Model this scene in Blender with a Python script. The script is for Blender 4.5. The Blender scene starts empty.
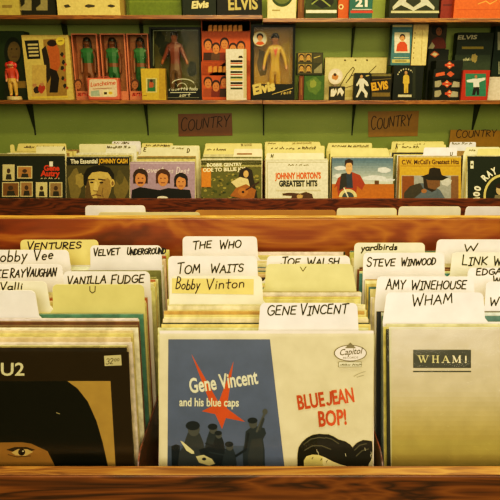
import bpy, bmesh, math, random
from mathutils import Vector, Matrix
random.seed(7)
scn = bpy.context.scene
COL = bpy.data.collections.new('record_store'); scn.collection.children.link(COL)

# ------------------------------------------------------------------ camera
F = 560.0; PX = 258.0; PITCH = math.radians(16.04); CZ = 1.30
cp, sp = math.cos(PITCH), math.sin(PITCH)
CAMP = Vector((0, 0, CZ))
cam = bpy.data.cameras.new('camera'); camo = bpy.data.objects.new('camera', cam); COL.objects.link(camo)
cam.sensor_width = 36; cam.lens = 36 * F / 500; cam.shift_x = (250 - PX) / 500
camo.location = CAMP; camo.rotation_euler = (math.pi / 2 - PITCH, 0, 0)
cam.clip_start = 0.02
scn.camera = camo

def ray(u, v):
    dx = (u - PX) / F; dv = (v - 250) / F
    return Vector((dx, cp - dv * sp, -sp - dv * cp))
def at_y(u, v, Y):                       # point of the place that stands at depth Y
    r = ray(u, v); return CAMP + r * (Y / r.y)
def on_plane(u, v, P, N):
    r = ray(u, v); return CAMP + r * ((P - CAMP).dot(N) / r.dot(N))
def proj(p):
    d = p - CAMP
    zf = d.y * cp - d.z * sp; up = d.y * sp + d.z * cp
    return (PX + F * d.x / zf, 250 - F * up / zf)

# ------------------------------------------------------------------ colour
def lin1(c):
    c /= 255.0
    return c / 12.92 if c <= 0.04045 else ((c + 0.055) / 1.055) ** 2.4
def L(c, g=1.0):                         # sRGB triple -> linear albedo
    return tuple(min(0.92, lin1(x) * g) for x in c) + (1.0,)

# ------------------------------------------------------------------ materials
def mat(name):
    m = bpy.data.materials.new(name); m.use_nodes = True
    nt = m.node_tree; return m, nt, nt.nodes['Principled BSDF']
def simple(name, c, rough=0.5, metal=0.0, spec=0.5):
    m, nt, b = mat(name); b.inputs['Base Color'].default_value = L(c)
    b.inputs['Roughness'].default_value = rough; b.inputs['Metallic'].default_value = metal
    b.inputs['Specular IOR Level'].default_value = spec
    n = nt.nodes.new('ShaderNodeTexNoise'); n.inputs['Scale'].default_value = 60
    bp = nt.nodes.new('ShaderNodeBump'); bp.inputs['Strength'].default_value = 0.05
    nt.links.new(n.outputs['Fac'], bp.inputs['Height']); nt.links.new(bp.outputs['Normal'], b.inputs['Normal'])
    return m
def printed(name, rough, spec=0.5, wear=0.16, scale=90):
    m, nt, b = mat(name)
    a = nt.nodes.new('ShaderNodeAttribute'); a.attribute_name = 'Col'
    tc = nt.nodes.new('ShaderNodeTexCoord')
    n = nt.nodes.new('ShaderNodeTexNoise'); n.inputs['Scale'].default_value = scale; n.inputs['Detail'].default_value = 6
    nt.links.new(tc.outputs['Object'], n.inputs['Vector'])
    r = nt.nodes.new('ShaderNodeMapRange'); r.inputs[1].default_value = 0.3; r.inputs[2].default_value = 0.7
    r.inputs[3].default_value = 1 - wear; r.inputs[4].default_value = 1 + wear * 0.5
    nt.links.new(n.outputs['Fac'], r.inputs[0])
    mx = nt.nodes.new('ShaderNodeMix'); mx.data_type = 'RGBA'; mx.blend_type = 'MULTIPLY'; mx.inputs[0].default_value = 1
    nt.links.new(a.outputs['Color'], mx.inputs[6]); nt.links.new(r.outputs[0], mx.inputs[7])
    nt.links.new(mx.outputs[2], b.inputs['Base Color'])
    b.inputs['Roughness'].default_value = rough; b.inputs['Specular IOR Level'].default_value = spec
    return m
def wood(name, c0, c1, c2, rough=0.35, scale=3.0, stretch=(1.2, 6, 9), coat=0.3, bands=5.0):
    m, nt, b = mat(name)
    tc = nt.nodes.new('ShaderNodeTexCoord'); mp = nt.nodes.new('ShaderNodeMapping')
    mp.inputs['Scale'].default_value = stretch
    nt.links.new(tc.outputs['Object'], mp.inputs['Vector'])
    n = nt.nodes.new('ShaderNodeTexNoise'); n.inputs['Scale'].default_value = scale; n.inputs['Detail'].default_value = 3
    n.inputs['Distortion'].default_value = 1.3
    nt.links.new(mp.outputs[0], n.inputs['Vector'])
    # contour bands of a smooth field give the flowing cathedral grain of rotary plywood
    ma = nt.nodes.new('ShaderNodeMath'); ma.operation = 'MULTIPLY'; ma.inputs[1].default_value = bands
    nt.links.new(n.outputs['Fac'], ma.inputs[0])
    fr = nt.nodes.new('ShaderNodeMath'); fr.operation = 'PINGPONG'; fr.inputs[1].default_value = 0.5
    nt.links.new(ma.outputs[0], fr.inputs[0])
    n2 = nt.nodes.new('ShaderNodeTexNoise'); n2.inputs['Scale'].default_value = 14; n2.inputs['Detail'].default_value = 5
    mp2 = nt.nodes.new('ShaderNodeMapping'); mp2.inputs['Scale'].default_value = (1, 10, 14)
    nt.links.new(tc.outputs['Object'], mp2.inputs['Vector']); nt.links.new(mp2.outputs[0], n2.inputs['Vector'])
    ad = nt.nodes.new('ShaderNodeMath'); ad.operation = 'MULTIPLY_ADD'; ad.inputs[1].default_value = 0.2
    nt.links.new(n2.outputs['Fac'], ad.inputs[0]); nt.links.new(fr.outputs[0], ad.inputs[2])
    cr = nt.nodes.new('ShaderNodeValToRGB'); e = cr.color_ramp.elements
    e[0].position = 0.12; e[0].color = L(c0); e[1].position = 0.72; e[1].color = L(c2)
    k = e.new(0.40); k.color = L(c1)
    nt.links.new(ad.outputs[0], cr.inputs[0]); nt.links.new(cr.outputs[0], b.inputs['Base Color'])
    b.inputs['Roughness'].default_value = rough; b.inputs['Coat Weight'].default_value = coat; b.inputs['Coat Roughness'].default_value = 0.25
    bp = nt.nodes.new('ShaderNodeBump'); bp.inputs['Strength'].default_value = 0.06
    nt.links.new(n2.outputs['Fac'], bp.inputs['Height']); nt.links.new(bp.outputs['Normal'], b.inputs['Normal'])
    return m
def clear_plastic(name, rough=0.12, tint=(255, 250, 225), refl=1.0):
    m, nt, b = mat(name)
    out = nt.nodes['Material Output']
    tr = nt.nodes.new('ShaderNodeBsdfTransparent'); tr.inputs[0].default_value = L(tint, 1.05)
    gl = nt.nodes.new('ShaderNodeBsdfGlossy'); gl.inputs['Roughness'].default_value = rough
    fr = nt.nodes.new('ShaderNodeFresnel'); fr.inputs[0].default_value = 1.45
    n = nt.nodes.new('ShaderNodeTexNoise'); n.inputs['Scale'].default_value = 9; n.inputs['Detail'].default_value = 3
    bp = nt.nodes.new('ShaderNodeBump'); bp.inputs['Strength'].default_value = 0.12; bp.inputs['Distance'].default_value = 0.01
    nt.links.new(n.outputs['Fac'], bp.inputs['Height']); nt.links.new(bp.outputs['Normal'], gl.inputs['Normal'])
    mu = nt.nodes.new('ShaderNodeMath'); mu.operation = 'MULTIPLY'; mu.inputs[1].default_value = refl
    nt.links.new(fr.outputs[0], mu.inputs[0])
    mx = nt.nodes.new('ShaderNodeMixShader')
    nt.links.new(mu.outputs[0], mx.inputs[0]); nt.links.new(tr.outputs[0], mx.inputs[1]); nt.links.new(gl.outputs[0], mx.inputs[2])
    nt.links.new(mx.outputs[0], out.inputs['Surface'])
    return m
def paint(name, c0, c1):
    m, nt, b = mat(name)
    tc = nt.nodes.new('ShaderNodeTexCoord')
    n = nt.nodes.new('ShaderNodeTexNoise'); n.inputs['Scale'].default_value = 2.2; n.inputs['Detail'].default_value = 8
    nt.links.new(tc.outputs['Object'], n.inputs['Vector'])
    cr = nt.nodes.new('ShaderNodeValToRGB'); e = cr.color_ramp.elements
    e[0].position = 0.35; e[0].color = L(c0); e[1].position = 0.65; e[1].color = L(c1)
    nt.links.new(n.outputs['Fac'], cr.inputs[0])
    v = nt.nodes.new('ShaderNodeTexNoise'); v.inputs['Scale'].default_value = 150; v.inputs['Detail'].default_value = 2
    nt.links.new(tc.outputs['Object'], v.inputs['Vector'])
    g = nt.nodes.new('ShaderNodeMapRange'); g.inputs[1].default_value = 0.66; g.inputs[2].default_value = 0.75
    g.inputs[3].default_value = 0; g.inputs[4].default_value = 0.35
    nt.links.new(v.outputs['Fac'], g.inputs[0])
    mx = nt.nodes.new('ShaderNodeMix'); mx.data_type = 'RGBA'
    nt.links.new(g.outputs[0], mx.inputs[0]); nt.links.new(cr.outputs[0], mx.inputs[6]); mx.inputs[7].default_value = L((205, 215, 150))
    nt.links.new(mx.outputs[2], b.inputs['Base Color'])
    b.inputs['Roughness'].default_value = 0.6
    bp = nt.nodes.new('ShaderNodeBump'); bp.inputs['Strength'].default_value = 0.15; bp.inputs['Distance'].default_value = 0.004
    nt.links.new(v.outputs['Fac'], bp.inputs['Height']); nt.links.new(bp.outputs['Normal'], b.inputs['Normal'])
    return m

M_PRINT = printed('printed_card', 0.5, 0.15)
M_GLOSS = printed('glossy_print', 0.28, wear=0.10, scale=40)
M_INK = printed('marker_ink', 0.6, 0.3, wear=0.0)
M_CARD = printed('divider_card', 0.45, 0.4, wear=0.10, scale=30)
M_EDGE = printed('sleeve_board', 0.55, 0.35, wear=0.35, scale=70)
M_SKIN = printed('painted_vinyl', 0.4, wear=0.05)
M_PLASTIC = clear_plastic('clear_plastic', 0.15, refl=0.45)
M_WINDOW = clear_plastic('box_window', 0.08, refl=0.25)
M_LIP = wood('varnished_lip', (54, 26, 4), (104, 54, 10), (136, 80, 22), stretch=(1.0, 5, 7))
M_PANEL = wood('varnished_plywood', (88, 32, 4), (126, 54, 8), (184, 114, 30), scale=1.5, stretch=(1.6, 2.5, 4.5), bands=3.2)
M_DARKWOOD = wood('dark_wood', (58, 20, 6), (96, 38, 10), (124, 58, 18), stretch=(1.2, 5, 8))
M_EDGEWOOD = wood('plywood_edge', (150, 100, 34), (188, 136, 52), (214, 168, 80), stretch=(1, 12, 12), coat=0.1)
M_LIPTOP = wood('lit_lip_top', (110, 68, 18), (150, 100, 34), (176, 128, 54), stretch=(1, 12, 12), coat=0.0, rough=.5)  # paler than the lip face: light from above put into the wood colour
M_SHELF = wood('shelf_board', (92, 50, 14), (128, 76, 22), (156, 102, 36), stretch=(1, 8, 8), coat=0.1)
M_WALL = paint('green_wall_paint', (154, 176, 72), (172, 192, 88))
M_METAL = simple('dark_bracket_metal', (38, 44, 22), 0.5, 0.5)
M_FLOOR = paint('floor_tiles', (70, 60, 44), (88, 76, 56))
M_CEIL = simple('ceiling_paint', (180, 170, 130), 0.8)

# ------------------------------------------------------------------ object helpers
def tag(o, label=None, cat=None, group=None, kind=None):
    if label: o['label'] = label
    if cat: o['category'] = cat
    if group: o['group'] = group
    if kind: o['kind'] = kind
    return o
def empty(name, loc):
    o = bpy.data.objects.new(name, None); COL.objects.link(o); o.location = loc; o.empty_display_size = 0.05
    return o
class MB:
    """collects coloured polygons in world space, then links them as one mesh object"""
    def __init__(s): s.v = []; s.f = []; s.c = []
    def face(s, pts, col):
        n = len(s.v); s.v += [Vector(p) for p in pts]; s.f.append(list(range(n, n + len(pts)))); s.c.append(col)
    def mesh(s, verts, faces, col):
        n = len(s.v); s.v += [Vector(p) for p in verts]
        for f in faces: s.f.append([n + i for i in f]); s.c.append(col)
    def slab(s, O, A, B, N, col, edge=None, top=None):
        """box on corner O with side vectors A, B and thickness N"""
        p = [O, O + A, O + A + B, O + B]; q = [x + N for x in p]
        s.mesh(p + q, [(3, 2, 1, 0), (4, 5, 6, 7)], col)
        e = edge or col
        s.mesh(p + q, [(0, 1, 5, 4), (1, 2, 6, 5), (3, 0, 4, 7)], e)
        s.mesh(p + q, [(2, 3, 7, 6)], top or e)
    def box(s, x0, x1, y0, y1, z0, z1, col=(.5, .5, .5, 1), bev=0.0):
        bm = bmesh.new(); bmesh.ops.create_cube(bm, size=1)
        for v in bm.verts:
            v.co = Vector(((x0 + x1) / 2 + v.co.x * (x1 - x0), (y0 + y1) / 2 + v.co.y * (y1 - y0), (z0 + z1) / 2 + v.co.z * (z1 - z0)))
        if bev: bmesh.ops.bevel(bm, geom=list(bm.edges), offset=bev, segments=2, affect='EDGES', profile=0.5)
        bm.verts.index_update()
        s.mesh([v.co.copy() for v in bm.verts], [[v.index for v in f.verts] for f in bm.faces], col); bm.free()
    def prism(s, outline, D, col, edge=None):
        n = len(outline); a = [Vector(p) for p in outline]; b = [p + D for p in a]
        s.mesh(a + b, [list(range(n))[::-1], [n + i for i in range(n)]], col)
        s.mesh(a + b, [(i, (i + 1) % n, n + (i + 1) % n, n + i) for i in range(n)], edge or col)
    def lathe(s, c, prof, col, n=20):
        vs = []; fs = []
        for r, z in prof:
            for k in range(n):
                a = 2 * math.pi * k / n; vs.append(Vector((c[0] + r * math.cos(a), c[1] + r * math.sin(a), c[2] + z)))
        for j in range(len(prof) - 1):
            for k in range(n):
                fs.append((j * n + k, j * n + (k + 1) % n, (j + 1) * n + (k + 1) % n, (j + 1) * n + k))
        fs.append(list(range(n))[::-1]); fs.append([(len(prof) - 1) * n + k for k in range(n)])
        s.mesh(vs, fs, col)
    def ball(s, c, r, col, n=12):
        rx, ry, rz = r if isinstance(r, tuple) else (r, r, r)
        vs = []; fs = []; m = n // 2
        for j in range(m + 1):
            t = math.pi * j / m
            for k in range(n):
                a = 2 * math.pi * k / n
                vs.append(Vector((c[0] + rx * math.sin(t) * math.cos(a), c[1] + ry * math.sin(t) * math.sin(a), c[2] + rz * math.cos(t))))
        for j in range(m):
            for k in range(n):
                fs.append((j * n + k, (j + 1) * n + k, (j + 1) * n + (k + 1) % n, j * n + (k + 1) % n))
        s.mesh(vs, fs, col)
    def build(s, name, material, parent=None, loc=None, smooth=False):
        base = Vector((0, 0, 0))
        if parent is not None:
            p = parent
            while p is not None: base += p.location; p = p.parent
        if loc is None:
            loc = base.copy() if parent is not None else sum(s.v, Vector()) / max(1, len(s.v))
        loc = Vector(loc)
        me = bpy.data.meshes.new(name)
        me.from_pydata([v - loc for v in s.v], [], s.f); 
        at = me.color_attributes.new('Col', 'FLOAT_COLOR', 'CORNER')
        i = 0
        for f, c in zip(s.f, s.c):
            for _ in f: at.data[i].color = c; i += 1
        me.materials.append(material)
        if smooth:
            for p_ in me.polygons: p_.use_smooth = True
        me.update()
        o = bpy.data.objects.new(name, me); COL.objects.link(o)
        if parent is not None: o.parent = parent; o.location = loc - base
        else: o.location = loc
        return o

# ------------------------------------------------------------------ lettering
_tc = {}
def text_polys(s, bold):
    k = (s, bold)
    if k in _tc: return _tc[k]
    cu = bpy.data.curves.new('lettering', 'FONT'); cu.body = s; cu.size = 1; cu.offset = bold; cu.resolution_u = 3
    o = bpy.data.objects.new('lettering', cu); COL.objects.link(o)
    me = bpy.data.meshes.new_from_object(o.evaluated_get(bpy.context.evaluated_depsgraph_get()))
    vs = [(v.co.x, v.co.y) for v in me.vertices]; fs = [list(p.vertices) for p in me.polygons]
    x0 = min(v[0] for v in vs); x1 = max(v[0] for v in vs)
    capo = 0.70
    vs = [((x - x0) / (x1 - x0), y / capo) for x, y in vs]
    bpy.data.objects.remove(o); bpy.data.curves.remove(cu); bpy.data.meshes.remove(me)
    _tc[k] = (vs, fs); return _tc[k]
def arc(cx, cy, rx, ry, a0, a1, n=9):
    return [(cx + rx * math.cos(math.radians(a0 + (a1 - a0) * i / n)), cy + ry * math.sin(math.radians(a0 + (a1 - a0) * i / n))) for i in range(n + 1)]
# single stroke hand: glyph = (advance, [polylines]) on a cap height of 1
G = {
 'A': (.72, [[(0, 0), (.34, 1), (.66, 0)], [(.12, .38), (.56, .40)]]),
 'B': (.62, [[(.05, 0), (.05, 1)], [(.05, 1)] + arc(.1, .76, .38, .24, 90, -90) + [(.05, .52)], [(.05, .52)] + arc(.12, .26, .44, .26, 90, -90) + [(.05, 0)]]),
 'C': (.66, [arc(.36, .5, .36, .5, 45, 315)]),
 'D': (.68, [[(.05, 0), (.05, 1)], [(.0, 1)] + arc(.1, .5, .5, .5, 90, -90) + [(.0, 0)]]),
 'E': (.58, [[(.5, 1), (.04, .98), (.04, .02), (.52, 0)], [(.04, .52), (.42, .54)]]),
 'F': (.58, [[(.54, 1), (.04, .96), (.04, 0)], [(.04, .52), (.42, .54)]]),
 'G': (.72, [arc(.38, .5, .36, .5, 50, 330) + [(.68, .45), (.40, .45)]]),
 'H': (.68, [[(.05, 0), (.05, 1)], [(.58, 0), (.60, 1)], [(.05, .5), (.6, .54)]]),
 'I': (.42, [[(.2, 0), (.22, 1)], [(.02, 1), (.40, 1.02)], [(.0, 0), (.38, 0)]]),
 'J': (.60, [[(.40, 1)] + arc(.20, .22, .2, .22, 0, -170), [(.08, .98), (.66, 1.02)]]),
 'K': (.62, [[(.05, 0), (.05, 1)], [(.55, 1), (.07, .46), (.58, 0)]]),
 'L': (.56, [[(.05, 1), (.04, .03), (.5, 0)]]),
 'M': (.80, [[(.02, 0), (.12, 1), (.37, .30), (.62, 1), (.74, 0)]]),
 'N': (.72, [[(.04, 0), (.06, 1), (.58, .02), (.62, 1)]]),
 'O': (.76, [arc(.37, .5, .35, .5, 90, 455, 14)]),
 'P': (.60, [[(.05, 0), (.05, 1)], [(.05, 1)] + arc(.12, .74, .40, .26, 90, -90) + [(.05, .48)]]),
 'R': (.64, [[(.05, 0), (.05, 1)], [(.05, 1)] + arc(.12, .76, .40, .24, 90, -90) + [(.07, .5), (.58, 0)]]),
 'S': (.58, [arc(.30, .76, .24, .24, 30, 250) + arc(.28, .25, .26, .26, 80, -160)]),
 'T': (.66, [[(.32, 0), (.34, 1)], [(.0, .98), (.66, 1.03)]]),
 'U': (.68, [[(.04, 1)] + arc(.32, .32, .28, .32, 180, 360) + [(.62, 1)]]),
 'V': (.66, [[(.0, 1), (.30, 0), (.62, 1.02)]]),
 'W': (.96, [[(.0, 1), (.20, 0), (.44, .72), (.66, 0), (.92, 1.02)]]),
 'Y': (.64, [[(.0, 1), (.30, .5), (.62, 1.02)], [(.30, .5), (.28, 0)]]),
 'a': (.54, [arc(.24, .26, .22, .27, 40, 400, 12), [(.46, .52), (.44, .06), (.52, 0)]]),
 'b': (.52, [[(.05, 1), (.05, 0)], [(.05, .3)] + arc(.24, .26, .22, .26, 160, -160, 10)]),
 'd': (.54, [arc(.22, .26, .22, .26, 20, 340, 12), [(.45, 1), (.45, 0)]]),
 'e': (.50, [[(.04, .28), (.42, .30)] + arc(.23, .27, .20, .26, 5, 310, 11)]),
 'i': (.24, [[(.10, .52), (.12, 0)], [(.12, .74), (.14, .80)]]),
 'l': (.22, [[(.10, 1), (.10, 0)]]),
 'n': (.52, [[(.05, .54), (.05, 0)], [(.05, .36)] + arc(.24, .34, .18, .2, 150, 0) + [(.43, 0)]]),
 'o': (.52, [arc(.24, .26, .22, .27, 90, 450, 12)]),
 'r': (.40, [[(.05, .54), (.06, 0)], [(.06, .34)] + arc(.24, .36, .16, .18, 160, 40)]),
 's': (.42, [arc(.22, .40, .15, .14, 30, 250) + arc(.20, .13, .17, .14, 80, -160)]),
 't': (.44, [[(.2, .95), (.2, .05), (.3, 0)], [(.0, .58), (.42, .62)]]),
 'v': (.44, [[(.0, .54), (.2, 0), (.42, .56)]]),
 'y': (.50, [[(.04, .54), (.22, .06)], [(.44, .56), (.10, -.42)]]),
 '3': (.5, [arc(.2, .75, .22, .24, 150, -80) + arc(.2, .26, .26, .27, 80, -150)]), '2': (.5, [arc(.22, .74, .22, .25, 160, -30) + [(.02, .02), (.48, .0)]]), '0': (.5, [arc(.22, .5, .2, .5, 90, 450, 12)]),
 ' ': (.40, []), '/': (.4, [[(.1, 0), (.34, 1)]]), '.': (.25, [[(.08, 0), (.12, .05)]]),
}

class Canvas(MB):
    """flat artwork lying on one real surface; vertices are read off the photo and dropped on that surface"""
    def __init__(s, P, N, g=1.0, step=0.00003):
        super().__init__(); s.P = Vector(P); s.N = Vector(N).normalized(); s.g = g; s.k = 1; s.step = step
    def pt(s, u, v): return on_plane(u, v, s.P, s.N) + s.N * (s.step * s.k)
    def poly(s, pts, c):
        s.k += 1; s.face([s.pt(*p) for p in pts], L(c, s.g))
    def rect(s, u0, v0, u1, v1, c): s.poly([(u0, v0), (u0, v1), (u1, v1), (u1, v0)], c)
    def ell(s, cu, cv, ru, rv, c, n=20, a0=0, a1=360):
        s.poly([(cu + ru * math.cos(math.radians(a0 + (a1 - a0) * i / n)), cv + rv * math.sin(math.radians(a0 + (a1 - a0) * i / n))) for i in range(n if a1 - a0 == 360 else n + 1)], c)
    def blob(s, cu, cv, ru, rv, c, seed=0, n=14, rough=.25):
        R = random.Random(seed)
        s.poly([(cu + ru * (1 + R.uniform(-rough, rough)) * math.cos(6.2832 * i / n), cv + rv * (1 + R.uniform(-rough, rough)) * math.sin(6.2832 * i / n)) for i in range(n)], c)
    def grad(s, u0, v0, u1, v1, ca, cb, n=10):
        for i in range(n):
            t = (i + .5) / n; c = tuple(ca[j] + (cb[j] - ca[j]) * t for j in range(3))
            a = v0 + (v1 - v0) * i / n; b = v0 + (v1 - v0) * (i + 1) / n
            s.face([s.pt(u0, a), s.pt(u0, b), s.pt(u1, b), s.pt(u1, a)], L(c, s.g))
        s.k += 1
    def text(s, t, u0, v0, u1, v1, h, c, bold=0.0, shear=0.0):
        vs, fs = text_polys(t, bold); s.k += 1
        d = math.hypot(u1 - u0, v1 - v0); ux, uv = (u1 - u0), (v1 - v0)
        nx, nv = uv / d, -ux / d
        pts = [s.pt(u0 + x * ux + y * h * nx + shear * y * h * ux / d, v0 + x * uv + y * h * nv) for x, y in vs]
        s.mesh(pts, fs, L(c, s.g))
    def line(s, pts, w, c, cap=True):
        s.k += 1; col = L(c, s.g); hw = w / 2
        for (a, b), (p, q) in zip(pts[:-1], pts[1:]):
            d = math.hypot(p - a, q - b)
            if d < 1e-6: continue
            nx, ny = -(q - b) / d * hw, (p - a) / d * hw
            s.face([s.pt(a + nx, b + ny), s.pt(a - nx, b - ny), s.pt(p - nx, q - ny), s.pt(p + nx, q + ny)], col)
        s.k += 1
        if cap:
            for a, b in pts: s.face([s.pt(a + hw * math.cos(t * 1.0472), b + hw * math.sin(t * 1.0472)) for t in range(6)], col)
    def hand(s, t, u0, v0, u1, v1, h, c=(28, 26, 24), w=1.1, slant=0.2, seed=1):
        """handwritten single-stroke lettering from (u0,v0) to (u1,v1) on the baseline"""
        R = random.Random(seed + len(t)); tot = sum(G[ch][0] + .10 for ch in t) - .10
        sc = math.hypot(u1 - u0, v1 - v0) / tot; x = 0
        ca, sa = (u1 - u0) / (sc * tot), (v1 - v0) / (sc * tot); first = True
        for ch in t:
            adv, pls = G[ch]; dy = R.uniform(-.06, .06); hs = R.uniform(.92, 1.06) * (1.2 if first and ch.isupper() and len(t) > 2 else 1.0); k0 = s.k; first = False
            for pl in pls:
                q = []
                for px_, py_ in pl:
                    lx = (x + px_) * sc + slant * py_ * h; ly = (py_ * hs + dy) * h
                    q.append((u0 + lx * ca + ly * sa, v0 + lx * sa - ly * ca))
                s.line(q, w, c)
            s.k = k0
            x += adv + .10
        s.k += 2

def scrib(c, u0, v, u1, h=3, w=.55, seed=1, col=(70, 64, 40)):
    R = random.Random(seed); u = u0
    while u < u1:
        l = R.uniform(1.2, 3.2); c.line([(u, v), (u + l * .4, v - h * R.uniform(.4, 1)), (u + l * .7, v - h * R.uniform(0, .4)), (u + l, v - h * R.uniform(.2, .9))], w, col, cap=False)
        u += l + R.choice([.3, .5, 1.8])
# ------------------------------------------------------------------ records
X3 = Vector((1, 0, 0))
def frame(lean, yaw=0.0):
    U = Vector((0, math.sin(lean), math.cos(lean)))        # up along the leaning sleeve
    R = Vector((math.cos(yaw), math.sin(yaw), 0)); N = R.cross(U)   # N points to the customer (-y)
    return R, U, N
SLEEVES = [('cream', (226, 212, 150)), ('cream', (214, 198, 132)), ('white', (234, 226, 190)), ('pale yellow', (222, 204, 116)),
           ('tan', (176, 140, 76)), ('orange brown', (178, 104, 40)), ('dark', (36, 36, 24)), ('olive', (122, 116, 56)), ('pale yellow', (214, 196, 106)),
           ('teal', (74, 120, 110)), ('brown', (110, 70, 32)), ('white', (230, 222, 180)), ('cream', (230, 218, 164)), ('cream', (220, 206, 146)), ('pale yellow', (226, 210, 130)), ('white', (232, 226, 196)), ('cream', (226, 214, 160)), ('pale yellow', (218, 204, 124)), ('cream', (216, 202, 150))]
def sleeve(top, lean, cx, cname, col, w=.315, h=.315, th=.0036, parts=True, yaw=0.0, edge=None, bright=True):
    """a record in its cover: two boards, a closed spine edge and the paper inner sleeve showing at the mouth"""
    R, U, N = frame(lean, yaw)
    C = Vector((cx, top.y, top.z)) - U * h
    O = C - R * (w / 2) + N * (th / 2)
    e = edge or tuple(min(255, int(x * .35 + w_ * .62)) for x, w_ in zip(col, (238, 230, 190)))
    mb = MB(); b = .0007
    mb.slab(O, R * w, U * h, -N * b, L(col), L(e), L(e))
    mb.slab(O - N * (th - b), R * w, U * h, -N * b, L(tuple(int(x * .9) for x in col)), L(e), L(e))
    mb.slab(O - N * b, R * .0008, U * h, -N * (th - 2 * b), L(e))
    mb.slab(O - N * b + R * .0008, R * (w - .0008), U * .0008, -N * (th - 2 * b), L(e))
    o = mb.build('vinyl_record', M_EDGE, loc=C)
    if parts:
        i = MB(); p = O - N * (th * .42) + R * .002 + U * .002
        i.slab(p, R * (w - .004), U * (h - .004 + random.uniform(-.002, .0015)), -N * .0008, L((236, 230, 204)))
        i.build('inner_sleeve', M_CARD, o)
    return o, (R, U, N), C

ORD = ['first', 'second', 'third', 'fourth', 'fifth', 'sixth', 'seventh', 'eighth', 'ninth', 'tenth', 'eleventh', 'twelfth', 'thirteenth', 'fourteenth', 'fifteenth', 'sixteenth', 'seventeenth', 'eighteenth', 'nineteenth', 'twentieth']

def tab_card(P, lean, cx, u0, u1, vtop, colr, label, w=.312, h=.300, group=None, name='divider_card', cut=6, body=None, lim=(-9, 9)):
    """a stiff divider card: full-width body with a raised round-cornered tab"""
    R, U, N = frame(lean)
    a = on_plane(u0, vtop, P, N); b = on_plane(u1, vtop, P, N)
    xa, xb, zt = a.x, b.x, ((a + b) / 2 - P).dot(U)          # tab extent, height above P (record top line)
    if a.x < cx - w / 2: cx = max(lim[0] + w / 2, a.x + w / 2 - .0005)
    if b.x > cx + w / 2: cx = min(lim[1] - w / 2, b.x - w / 2 + .0005)
    x0, x1 = cx - w / 2, cx + w / 2
    zb = -0.004; r = .008; zt = max(zt, .012)
    xa = max(xa, x0); xb = min(xb, x1)
    pts = [(x0, -h), (x1, -h), (x1, zb)]
    if xb < x1 - .012: pts += [(xb + .007, zb), (xb + .002, zb + .006)]
    for k in range(cut + 1):
        t = math.pi / 2 * k / cut; pts.append((xb - r + r * math.cos(t), zt - r + r * math.sin(t)))
    for k in range(cut + 1):
        t = math.pi / 2 + math.pi / 2 * k / cut; pts.append((xa + r + r * math.cos(t), zt - r + r * math.sin(t)))
    if xa > x0 + .012: pts += [(xa - .002, zb + .006), (xa - .007, zb)]
    pts.append((x0, zb))
    w3 = [Vector((x, P.y, P.z)) + U * z for x, z in pts]
    mb = MB(); mb.prism(w3, -N * .0009, L(body or colr), L(tuple(min(255, int(x * 1.04)) for x in colr)))
    base = Vector((cx, P.y, P.z)) - U * h
    o = mb.build(name, M_CARD, loc=base); tag(o, label, 'divider card', group)
    return o, N

WHITE = (238, 230, 214); YEL = (222, 206, 120); INK = (26, 24, 22)
class Bin:
    def __init__(s, cx, front, back, name, cx1=None, lim=(-9, 9)):
        s.cx0 = s.cx = cx; s.cx1 = cx if cx1 is None else cx1; s.lim = lim; s.f = front; s.b = back; s.name = name      # (topY, topZ, lean) of first and last record
    def at(s, t):
        f, b = s.f, s.b; l = [f[i] + (b[i] - f[i]) * t for i in range(3)]
        return Vector((s.cx0 + (s.cx1 - s.cx0) * max(0, min(1, t)), l[0], l[1])), l[2]
    def solve(s, v, hgt):
        lo, hi = -.1, 1.2
        for _ in range(40):
            m = (lo + hi) / 2; P, le = s.at(m); p = P + Vector((0, math.sin(le), math.cos(le))) * hgt
            if proj(p)[1] > v: lo = m
            else: hi = m
        return (lo + hi) / 2
    def fill(s, cards, n, group, colours=None, skip=.006, jx=.004, jz=.003, parts=True, z0=0):
        """cards: list of (t, short anchor). sleeves are labelled by the nearest card in front of them"""
        Y = abs(s.b[0] - s.f[0]); cards = sorted(cards)
        anchor = s.front_anchor; cnt = 0; ci = 0
        for i in range(1, n + 1):
            t = i / n
            while ci < len(cards) and cards[ci][0] < t: anchor = cards[ci][1]; ci += 1; cnt = 0
            if any(abs(t - c[0]) * Y < skip for c in cards): continue
            P, le = s.at(t)
            P = P + Vector((0, 0, random.uniform(-jz, jz * .3)))
            nm, co = (colours or SLEEVES)[random.randrange(len(colours or SLEEVES))]
            co = tuple(max(0, min(255, int(x + random.uniform(-12, 12)))) for x in co)
            o, fr, C = sleeve(P, le, max(s.lim[0] + .158, min(s.lim[1] - .158, P.x + random.uniform(-jx, jx))), nm, co, parts=parts, th=random.choice([.003, .0036, .0042]))
            tag(o, '%s record sleeve, %s behind the %s, %s row' % (nm, ORD[min(cnt, 19)], anchor, {'centre': 'middle'}.get(s.name, s.name)), 'record', group)
            cnt += 1

# ================================================================== SETTING
def struct(mb, name, m):
    o = mb.build(name, m); tag(o, kind='structure'); return o
WALLY = 3.30
m = MB(); m.box(-2.6, 2.6, WALLY, WALLY + .1, 0, 2.9); struct(m, 'wall_back', M_WALL)
m = MB(); m.box(-2.6, 2.6, -1.5, WALLY, -.1, 0); struct(m, 'floor', M_FLOOR)

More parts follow.
